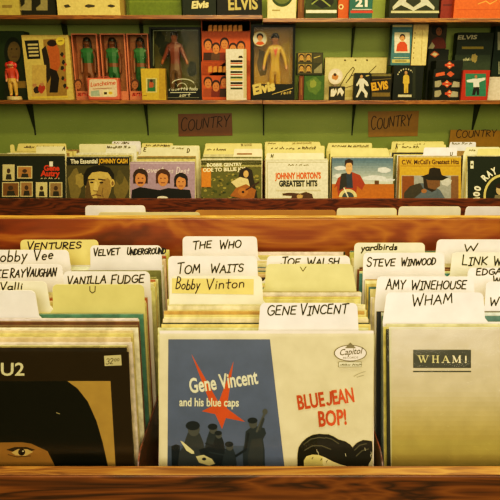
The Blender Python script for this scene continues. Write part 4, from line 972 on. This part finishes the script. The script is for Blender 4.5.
# h. two stacked orange boxes with a row of portraits
xo = at_y(250.5, 60, 3.11)
def band(lo, vt, vb, zb, label):
    o, c = carton('portrait_box', label, 'box', 201.5, 250.5, vt, 3.11, .09, zb, (190, 84, 36), (170, 70, 30), vb=vb)
    c.grad(202, vt + .6, 250, vt + 14, (206, 92, 40), (188, 96, 46), 4)
    c.text('THE ORIGINALS' if False else 'MMMMM', 207 if lo else 210, vt + (9 if lo else 11), 243, vt + (9 if lo else 11), 5, (206, 140, 50), .03) if False else None
    for k in range(7): c.poly([(208 + k * 5, vt + 11), (208.5 + k * 5, vt + 5), (212 + k * 5, vt + 4.4), (212.3 + k * 5, vt + 10.4)], (206, 134, 50))
    R = random.Random(4 + lo)
    vy = vt + (25 if not lo else 20)
    for k, u in enumerate((208, 216, 224.5, 233, 241)):
        c.poly([(u - 5, vb), (u - 4.4, vy + 7), (u + 4.4, vy + 7), (u + 5, vb)], R.choice([(110, 40, 22), (60, 34, 18), (150, 70, 34), (90, 60, 34)]))
        face(c, u, vy + R.uniform(-2, 2.5) + (3 if k in (1, 3) else 0), 4.0, (196, 120, 62), (54, 30, 16), 1.25)
    c.build('front_print', M_PRINT, o); return c.dim[3]
zt = band(1, 61.5, 97, z1, 'orange box with a row of printed faces, lower of two stacked')
band(0, 20.5, 60.5, zt + .0015, 'orange box with a row of printed faces, upper of two stacked')
# i. white tall box with stripes
o, c = carton('striped_box', 'tall narrow white box with coloured stripes before the orange boxes', 'box', 226, 246.5, 49, 3.045, .045, z1, (220, 206, 170), (186, 168, 124))
c.rect(243.5, 49.4, 246.4, 98, (196, 176, 130)); c.rect(230, 58.5, 243, 90.6, (226, 212, 176))
for k, (cc, h) in enumerate((((30, 24, 14), 3), ((190, 60, 30), 1.4), ((40, 56, 26), 3), ((214, 190, 70), 1.6), ((30, 40, 18), 2.6), ((170, 60, 30), 1.6), ((60, 80, 30), 2.6), ((206, 170, 50), 1.6), ((30, 30, 16), 2.8), ((180, 50, 26), 1.4), ((50, 60, 30), 2.4))): c.rect(230.4, 60 + k * 2.75, 242.6, 60 + k * 2.75 + h * .8, cc)
c.poly([(238, 58), (239, 56), (242, 55.6), (243, 58)], (40, 30, 18)); c.build('front_print', M_PRINT, o)
# j. black window box with a doll in a yellow suit
o, c, d = window_box('doll_box', 'black window box with a yellow-suited doll and slanted lettering', 'box', 251.5, 295, 24.5, 3.10, .09, z1r, (16, 20, 10), (196, 152, 64), .013, .048)
d.blob(286, 52, 5, 12, (206, 170, 60), 2); d.blob(262, 62, 5, 14, (110, 90, 40), 5); d.build('backing_print', M_PRINT, o)
c.poly([(251.8, 84), (293, 84), (293, 98), (251.8, 98)], (22, 24, 12)); YL = (206, 180, 100)
c.text('Elvis', 253.5, 94.6, 275.5, 89.6, 9.5, YL, .055, .1); c.line([(272, 94.4), (293, 88)], .5, YL, cap=False); c.hand('rest', 281, 94.6, 291, 93.4, 3, YL, .6, .3)
c.ell(260, 38.8, 7, 7.4, (206, 184, 130), 24); c.ell(260, 38.8, 6.2, 6.6, (196, 190, 160), 24); c.ell(260, 36.5, 3.4, 3.4, (40, 26, 14), 14); c.ell(260, 38.2, 2.5, 3, (196, 134, 80), 14); c.poly([(255.4, 44), (258, 41.4), (262.4, 41.4), (264.6, 44), (260, 45.3)], (196, 80, 30)); c.line([(289.4, 30), (289.4, 80)], .5, (150, 130, 60), cap=False)
c.build('front_print', M_PRINT, o)
figure('doll', 'dark-haired doll in a yellow suit inside the black window box', 'doll', 275, 37.5, 86, 3.145, z1r + .002, (220, 150, 96), (206, 160, 44), (200, 152, 40), (180, 150, 60), (24, 16, 10), arms=((.16, .62, -.03), (.19, .50, -.06)), hs=1.15)
el = bpy.data.objects['doll.004']
m = MB(); c = Canvas((0, 3.145 - .036, 1), (0, -1, 0)); c.poly([(272.6, 47), (275, 50), (277.6, 47), (277, 52), (275.6, 57), (274.2, 52)], (200, 60, 30)); c.build('scarf', M_SKIN, el)
# k. green tin with dark photo box on top
o, c = carton('green_tin', 'small green tin with a scuffed front under the four-portrait box', 'tin', 304, 324.5, 75.2, 3.10, .06, z1r, (60, 92, 34), (40, 60, 24), bev=.005)
c.blob(314, 86, 8, 8, (86, 112, 44), 4); c.blob(313, 84, 4, 4, (130, 140, 60), 8); c.build('front_print', M_PRINT, o); zt = c.dim[3]
o2, c2 = carton('tin_side', 'narrow red-brown box wedged beside the green tin', 'box', 299, 303.6, 75.6, 3.10, .06, z1r, (110, 60, 30)); c2.line([(301.2, 78), (301.2, 95)], .8, (150, 100, 50), cap=False); c2.build('front_print', M_PRINT, o2); o2.name = 'narrow_box'
o, c = carton('portrait_box', 'dark box with four small printed faces balanced on the green tin', 'box', 297, 323, 52.5, 3.095, .06, max(zt, c2.dim[3]) + .0012, (56, 56, 30), (40, 40, 22), vb=74)
for x, y in ((301.5, 57.5), (308.5, 57.5), (301.5, 68.5), (308.5, 68.5)):
    c.rect(x - 3.1, y - 4.4, x + 3.1, y + 4.6, (150, 126, 60)); face(c, x, y, 2.4, (186, 140, 70), (30, 22, 14)); c.poly([(x - 2.6, y + 4.4), (x - 1.6, y + 2.8), (x + 1.6, y + 2.8), (x + 2.6, y + 4.4)], (26, 24, 16))
c.rect(313.5, 53.5, 322, 63, (70, 66, 36)); c.poly([(314, 70), (322, 63), (322, 73), (314, 73)], (130, 124, 90)); c.line([(314, 58), (320, 56)], .8, (180, 160, 90)); c.build('front_print', M_PRINT, o)
# l. cream signed sheet leaning behind, with a badge and small boxes before it
o, c = carton('signed_box', 'flat cream box with a black signature and punched holes, lower shelf', 'box', 324.5, 386, 57.5, 3.17, .05, z1r, (206, 190, 124), (170, 150, 90))
for u in (345, 355.5, 367): c.ell(u, 60.2, 1.1, 1, (70, 60, 30), 10)
c.line([(340, 86), (347, 74), (353, 67), (354.5, 69), (350, 78), (346, 83), (351, 76), (356, 74), (356, 79), (361, 75), (362, 79), (368, 74), (376, 66)], .8, (40, 36, 24)); c.line([(342, 89), (358, 84), (369, 83)], .6, (60, 54, 34)); c.poly([(339, 97), (343, 90), (352, 90), (354, 97)], (186, 170, 100))
c.build('front_print', M_PRINT, o)
bz = at_y(335.5, 84, 3.12).z
m = MB(); pc = at_y(335.5, 76.5, 3.115); rr = at_y(342.8, 76.5, 3.115).x - pc.x
ring = [(pc.x + rr * math.cos(6.2832 * k / 28), 3.115, pc.z + rr * 1.05 * math.sin(6.2832 * k / 28)) for k in range(28)]
# badge with its little easel foot down to the shelf
m.prism(ring, Vector((0, .004, 0)), L((216, 190, 150), GS)); m.prism([(pc.x - .012, 3.1195, z1r), (pc.x + .012, 3.1195, z1r), (pc.x + .006, 3.1195, pc.z), (pc.x - .006, 3.1195, pc.z)], Vector((0, .002, 0)), L((150, 120, 80), GS))
o = m.build('round_badge', M_SKIN, loc=(pc.x, 3.117, z1r)); tag(o, 'round white badge with a small picture before the cream signed box', 'badge')
c = Canvas((0, 3.115, 1), (0, -1, 0), g=GS, step=.00004); c.ell(335.5, 76.5, 6, 6.3, (226, 206, 170), 24); c.blob(335.3, 77, 3.2, 3, (190, 120, 60), 3); c.ell(335, 74.6, 1.6, 1.6, (60, 40, 24), 10); c.build('front_print', M_PRINT, o)
o, c = carton('small_box', 'small black box with white letter shapes under the round badge', 'box', 329.5, 345, 86.5, 3.075, .03, z1r, (36, 36, 22))
for pts in ([(330.5, 96.5), (331, 89.5), (334, 88.5), (334, 91), (336, 88), (337, 92), (334, 96.5)], [(337, 96), (338, 89), (341, 87.5), (344, 92), (342, 96.5), (340, 92)]): c.poly(pts, (220, 206, 170))
c.build('front_print', M_PRINT, o)
# m. small black box with white leaping figure, next box with gold letters
o, c = carton('small_box', 'black box with a white jumpsuit figure mid-stride, lower shelf', 'box', 354.5, 370.4, 73, 3.06, .05, z1r, (28, 32, 20)); WH = (214, 204, 170)
c.ell(361.5, 76.6, 1.4, 1.7, (190, 140, 90), 10); c.poly([(359.6, 78.4), (363.6, 78.4), (367.5, 82), (368.8, 86), (366.5, 86), (364, 83), (364, 88), (367.6, 93), (367, 97.4), (364.8, 97.2), (364.6, 94), (361.6, 90.4), (359.4, 94), (357.6, 97.4), (355.8, 97), (358, 92), (359.6, 88), (359.2, 83.4), (357.2, 86.4), (356, 85)], WH); c.line([(366.2, 76), (369, 75.4)], 1, (190, 170, 90))
c.build('front_print', M_PRINT, o)
o, c = carton('lettered_box', 'black box with big gold lettering before the cream signed box', 'box', 371, 391.5, 73.4, 3.07, .06, z1r, (34, 30, 14)); c.rect(371.6, 74, 391, 76.2, (110, 100, 50)); c.text('ELVIS', 371.8, 90.5, 388.4, 88.4, 7.4, (206, 150, 40), .05); c.rect(372, 92.5, 390, 96.6, (110, 90, 36)); c.line([(372, 80), (391, 78.6)], .5, (130, 110, 50), cap=False); c.build('front_print', M_PRINT, o)
# n. black box with gold figure, blue framed box and its cream neighbour standing on it
o, c = carton('small_box', 'black box with a gold figure and arched lettering under blue frame', 'box', 393.5, 423, 65.6, 3.08, .08, z1r, (20, 24, 14), (14, 18, 10))
for k in range(9):
    a = math.radians(200 + k * 17.5); c.ell(406 + 8.5 * math.cos(a), 77 + 8 * math.sin(a), .7, .9, (190, 180, 140), 6)
c.ell(406, 72.6, 1.5, 1.8, (180, 130, 80), 10); c.poly([(403.4, 76), (405, 74.6), (407.4, 74.6), (409, 76), (409.4, 83), (408.2, 84), (408, 93), (406.4, 93), (406.2, 86), (405.6, 93), (404, 93), (404, 84), (402.8, 83)], (200, 160, 60)); c.rect(398, 94.6, 411.5, 97, (190, 180, 140)); c.rect(412.5, 67, 415.4, 98, (40, 44, 26)); c.build('front_print', M_PRINT, o); zt = c.dim[3]
o, c = carton('picture_box', 'blue framed box with a red-clad figure on pale ground', 'box', 391.5, 411.6, 24.2, 3.085, .06, zt + .0012, (66, 108, 110), (40, 66, 66), vb=64); c.rect(392.6, 24.8, 412, 27, (190, 180, 120)); c.rect(394.5, 32.5, 409.6, 52.8, (216, 200, 160)); c.poly([(396, 51.5), (397.4, 44), (400.4, 41.6), (404.4, 41.6), (407.2, 45), (407.6, 51.5)], (200, 70, 34)); face(c, 402.4, 38, 2.6, (206, 140, 84), (30, 20, 14)); c.rect(392, 59.4, 409.8, 62.8, (190, 174, 100)); c.rect(395, 60.4, 406.5, 61.6, (110, 100, 60)); c.line([(394, 57.6), (409, 57.6)], .6, (190, 190, 140), cap=False); c.build('front_print', M_PRINT, o)
o, c = carton('ledger_box', 'plain cream box with dotted edge beside the blue framed box', 'box', 412.2, 427.5, 24.2, 3.09, .06, zt + .0012, (214, 188, 120), (180, 150, 90), vb=64)
for k in range(6): c.ell(415 - k * .35, 33 + k * 5, .7, .8, (110, 90, 50), 8)
c.line([(422.5, 30), (421, 62)], .5, (170, 140, 80), cap=False); c.build('front_print', M_PRINT, o)
# o. stack of black motor boxes with diamond emblems, portrait box on top
zz = z1r
STK = ((432.5, 460, 89, 'flat black box with a shield emblem, bottom of the stack'), (432.8, 461.5, 79.2, 'flat black box with white band, second from bottom of the stack'), (433.5, 462, 69.5, 'flat black box with a tilted orange emblem, third in the stack'), (436, 463, 60.5, 'flat black box with an orange diamond, upper middle of the stack'))
for k, (u0, u1, vt, lab) in enumerate(STK):
    o, c = carton('emblem_box', lab, 'box', u0, u1, vt, 3.075 + .004 * (k % 2), .09, zz, (22, 24, 14), (16, 18, 10), vb=vt + 9); zz = c.dim[3] + .0012
    uc = (449.5, 447, 447.5, 449.5)[k]; vc = vt + 4.6; rr2 = 4.2
    if k != 2: c.poly([(uc - rr2, vc), (uc, vc - rr2 * .9), (uc + rr2, vc), (uc, vc + rr2 * .9)], (206, 90, 46)); c.poly([(uc - rr2 * .7, vc), (uc, vc - rr2 * .55), (uc + rr2 * .7, vc), (uc, vc + rr2 * .55)], (216, 196, 150)); c.rect(uc - 4.6, vc - 1.1, uc + 4.6, vc + 1.1, (196, 70, 36))
    else: c.poly([(uc - 12, vc + 2.6), (uc - 11.4, vc - .6), (uc - 3, vc - 2.4), (uc - 2.6, vc + 1)], (206, 90, 46)); c.poly([(uc - 1, vc), (uc + 3, vc - 3), (uc + 7, vc), (uc + 3, vc + 3)], (200, 84, 44))
    if k < 2: c.poly([(u0 + 2, vt + 8), (u0 + 2, vt + 2), (u0 + 8, vt + 1), (u0 + 9, vt + 5), (u0 + 6, vt + 8)], (150, 140, 110)); c.poly([(u1 - 10, vt + 8), (u1 - 8, vt + 2), (u1 - 2, vt + 3), (u1 - 2, vt + 8)], (160, 150, 120))
    c.build('front_print', M_PRINT, o)
o, c = carton('emblem_box', 'black box with orange diamond left of and behind the stack', 'box', 427, 447, 49.5, 3.175, .05, z1r, (24, 26, 14)); c.poly([(430, 54.4), (434.5, 50.8), (439.5, 54.2), (435, 57.6)], (206, 96, 48)); c.poly([(431.5, 54.4), (434.6, 52.2), (438, 54.2), (435, 56.2)], (216, 196, 140)); c.build('front_print', M_PRINT, o); zk = c.dim[3]
o, c = carton('picture_box', 'small box with a dark printed portrait standing on a black box', 'box', 427.5, 446.5, 21.5, 3.18, .04, zk + .0012, (60, 46, 28), (40, 30, 18), vb=49); c.blob(438, 30, 6, 6, (22, 18, 12), 3); c.ell(439, 31.5, 3, 4.2, (150, 90, 50), 14); c.poly([(430, 48.5), (432, 40), (437, 37), (443, 38), (446, 44), (446, 48.5)], (110, 40, 24)); c.ell(438, 30.6, .5, .5, (20, 14, 10), 6); c.ell(440.6, 30.6, .5, .5, (20, 14, 10), 6); c.poly([(428, 48.6), (432, 42), (435, 46), (433, 48.8)], (170, 160, 120)); c.build('front_print', M_PRINT, o)
# p. dark box with pale lettering
o, c = carton('lettered_box', 'large dark green box with pale lettering and a round portrait', 'box', 455, 490.8, 32.5, 3.185, .06, z1r, (34, 42, 26), (24, 30, 18)); c.text('ELVIS', 457.5, 39.4, 476.6, 39, 4, (206, 200, 160), .03, .25); c.grad(455, 55, 490, 98, (44, 54, 34), (70, 80, 52), 6); c.rect(462, 46.6, 483.5, 49, (140, 120, 40)); c.blob(474.5, 58, 3, 4.6, (150, 130, 70), 3); c.hand('elvis', 463, 61, 471, 60, 3, (200, 196, 150), .7, .3); c.build('front_print', M_PRINT, o)
# q. red framed teal picture
o, c = carton('framed_picture', 'red framed teal picture of a white-clad figure with spread arms', 'picture frame', 462, 489, 70.2, 3.05, .02, z1r, (170, 46, 24), (130, 34, 18)); c.rect(465.5, 73.6, 486, 96.4, (50, 112, 84)); c.ell(476, 76.6, 1.4, 1.7, (170, 110, 70), 10); c.poly([(466.5, 80), (474, 78.6), (478, 78.6), (485.4, 77.6), (485, 80), (479, 82.4), (479.6, 89), (473.4, 89), (473.4, 82.6), (467, 82.2)], (214, 206, 180)); c.poly([(472, 95), (473.6, 87), (479.4, 87), (479, 95), (477, 95), (476.4, 90), (475, 95)], (30, 26, 20)); c.build('front_print', M_PRINT, o)
# r. pale box at the right edge and tall dark box behind
o, c = carton('small_box', 'plain pale box at the right edge beside the red frame', 'box', 488.5, 512, 77, 3.085, .06, z1r, (214, 192, 160), (190, 164, 130)); c.line([(489, 79), (510, 79)], .5, (180, 150, 120), cap=False); c.build('front_print', M_PRINT, o)
o, c = carton('picture_box', 'tall dark green box with pale marks at the right edge', 'box', 492.5, 516, 24, 3.20, .07, z1r, (22, 34, 20), (16, 24, 14)); c.rect(497.6, 32, 510, 50, (150, 150, 120)); c.line([(499, 62), (499, 74)], 1, (150, 150, 120)); c.build('front_print', M_PRINT, o)

# ---- upper shelf: only the feet of the boxes show in the photo
z2 = SH2 + .0005; z2r = SH2 - .0135
o, c = carton('small_box', 'yellowish box at the far left of the upper shelf', 'box', -8, 16, -52, 3.06, .12, z2, (196, 176, 84), vb=11); c.rect(2, 5, 12, 8, (150, 130, 60)); c.build('front_print', M_PRINT, o)
o, c = carton('picture_box', 'dark box with two pale boot shapes on the upper shelf', 'box', 18.5, 53, -48, 3.07, .1, z2, (36, 34, 18), vb=11)
for u in (28, 44): c.poly([(u - 3, -20), (u - 3.4, 4), (u - 8, 8), (u - 7.4, 10.4), (u + 3.6, 10.4), (u + 3.4, -20)], (150, 140, 86))
c.build('front_print', M_PRINT, o)
o, c = carton('long_box', 'long cream box with three small dark marks on the upper shelf', 'box', 55.5, 119, -30, 3.05, .14, z2, (226, 200, 118), (200, 170, 90), vb=11)
for u, w in ((67, 8), (90, 11), (111, 7)): c.blob(u, 6, w / 2, 1.6, (70, 64, 40), u, 10, .3)
c.build('front_print', M_PRINT, o)
o, c = carton('plain_box', 'plain olive green box on the upper shelf beside the long cream box', 'box', 128, 181, -30, 3.12, .1, z2, (98, 116, 34), vb=11); c.rect(129, 1, 180, 2.4, (112, 130, 44)); c.build('front_print', M_PRINT, o)
o, c = carton('lettered_box', 'dark box with pale rounded script on the upper shelf', 'box', 181.6, 215.5, -44, 3.06, .1, z2, (26, 34, 18), vb=11); c.text('Elvis', 191.5, 8.4, 208.5, 7.2, 7, (222, 206, 140), .045, .15); c.build('front_print', M_PRINT, o)
o, c = carton('lettered_box', 'black box with big pale capitals on the upper shelf', 'box', 216.5, 262, -44, 3.07, .1, z2, (22, 22, 14), vb=11); c.text('ELVIS', 228.5, 9.8, 258, 8.8, 12, (190, 170, 100), .03); c.text('LVS', 222, 30, 223, 30, .1, (20, 20, 14)) if False else None; c.build('front_print', M_PRINT, o)
o, c = carton('framed_picture', 'cream framed picture with a dark oval on the upper shelf', 'picture frame', 267.5, 296.5, -40, 3.06, .03, z2r, (220, 204, 140), vb=14); c.ell(282, -8, 12, 15, (50, 66, 26), 28); c.ell(282, -9, 10.5, 13, (90, 100, 44), 28); c.rect(272, 9.6, 280, 11, (150, 130, 80)); c.build('front_print', M_PRINT, o)
o, c = carton('narrow_box', 'narrow brown box between the frames on the upper shelf', 'box', 298, 304.6, -20, 3.08, .08, z2r, (110, 70, 30), vb=14); c.line([(301, -10), (301, 12)], .8, (150, 100, 50), cap=False); c.build('front_print', M_PRINT, o)
o, c = carton('record_single', 'green and black picture sleeve with white band on the upper shelf', 'record', 305.4, 338, -42, 3.055, .012, z2r, (50, 62, 24), vb=14); c.rect(306, 10, 336.6, 13, (220, 212, 170)); c.blob(322, -2, 11, 10, (24, 28, 14), 5, 16); c.line([(312, 4), (320, -2), (330, 6)], 1.4, (130, 140, 70)); c.build('front_print', M_PRINT, o)
o, c = carton('small_box', 'orange box with a small round mark on the upper shelf', 'box', 338.6, 349.6, -26, 3.08, .09, z2r, (196, 84, 30), vb=14); c.ell(341, 6.8, 2.6, 2.6, (220, 190, 130), 14); c.ell(341, 6.8, 1.4, 1.6, (150, 60, 30), 10); c.build('front_print', M_PRINT, o)
o, c = carton('lettered_box', 'teal box with a large white 21 on the upper shelf', 'box', 350, 373.5, -36, 3.06, .09, z2r, (40, 92, 80), (30, 60, 52), vb=14); c.text('21', 355.5, 6.4, 367.5, 6.4, 8, (226, 214, 180), .04); c.rect(350.6, 10.6, 373, 13, (190, 60, 40)); c.line([(352, 9.4), (372, 9.4)], .6, (220, 210, 180), cap=False); c.build('front_print', M_PRINT, o)
o, c = carton('picture_box', 'dark box printed with pale leaping shapes on the upper shelf', 'box', 390.5, 440.5, -40, 3.06, .1, z2r, (40, 44, 24), vb=14)
for u, s in ((402, 1), (425, -1)): c.poly([(u, -14), (u + 5 * s, -10), (u + 4 * s, 2), (u + 14 * s, 9), (u + 12 * s, 11), (u - 1 * s, 5), (u - 9 * s, 10), (u - 9.5 * s, 7), (u - 3 * s, 0), (u - 4 * s, -8)], (190, 184, 150))
c.rect(391, 10.8, 439, 13, (190, 180, 130)); c.build('front_print', M_PRINT, o)
o, c = carton('small_box', 'small red-brown box on the upper shelf beside the leaping shapes', 'box', 441.5, 453.5, -16, 3.08, .08, z2r, (120, 40, 24), vb=14); c.rect(443, 4, 452, 6, (90, 30, 20)); c.build('front_print', M_PRINT, o)
o, c = carton('long_box', 'wide orange box at the right end of the upper shelf', 'box', 455, 530, -22, 3.05, .14, z2r, (206, 88, 34), (170, 66, 24), vb=14); c.line([(478, 4), (486, 1), (490, 4), (497, 0)], .8, (226, 150, 70)); c.line([(456, 9.6), (528, 9.6)], .6, (180, 70, 26), cap=False); c.build('front_print', M_PRINT, o)

# ================================================================== LIGHT
def area(name, loc, rot, size, sy, energy, col):
    l = bpy.data.lights.new(name, 'AREA'); l.shape = 'RECTANGLE'; l.size = size; l.size_y = sy; l.energy = energy; l.color = col
    o = bpy.data.objects.new(name, l); COL.objects.link(o); o.location = loc; o.rotation_euler = rot; return o
WARM = (1.0, .87, .60)
area('ceiling_light', (.10, .55, 2.75), (0, 0, 0), 1.2, .3, 36, WARM)
area('ceiling_light', (.25, 1.9, 2.75), (math.radians(12), 0, 0), 1.6, .3, 64, WARM)
area('front_fill_light', (.2, -1.4, 2.0), (math.radians(68), 0, 0), 2.4, 1.4, 66, (1.0, .93, .80))  # added fill from the front to brighten the record covers
area('right_fill_light', (1.5, 2.2, 2.3), (math.radians(40), 0, math.radians(-15)), .8, .8, 14, (.86, 1.0, .82))  # added pale green fill to tint the right part of the wall
vs_ = scn.view_settings
vs_.view_transform = 'Standard'; vs_.look = 'None'; vs_.exposure = 0
vs_.use_curve_mapping = True
cm = vs_.curve_mapping
def curve(i, pts):
    cv = cm.curves[i]
    cv.points[0].location = pts[0]; cv.points[-1].location = pts[-1]
    for p_ in pts[1:-1]: cv.points.new(*p_)
curve(3, [(0, 0), (.08, .066), (.35, .35), (.7, .67), (1, .88)])
curve(0, [(0, 0), (.5, .51), (1, 1)])
curve(1, [(0, .0005), (.5, .475), (1, .93)])
curve(2, [(0, 0), (.15, .115), (.5, .44), (1, .88)])
cm.update()
w = bpy.data.worlds.new('world'); scn.world = w; w.use_nodes = True
w.node_tree.nodes['Background'].inputs[0].default_value = (.95, .85, .40, 1); w.node_tree.nodes['Background'].inputs[1].default_value = .14
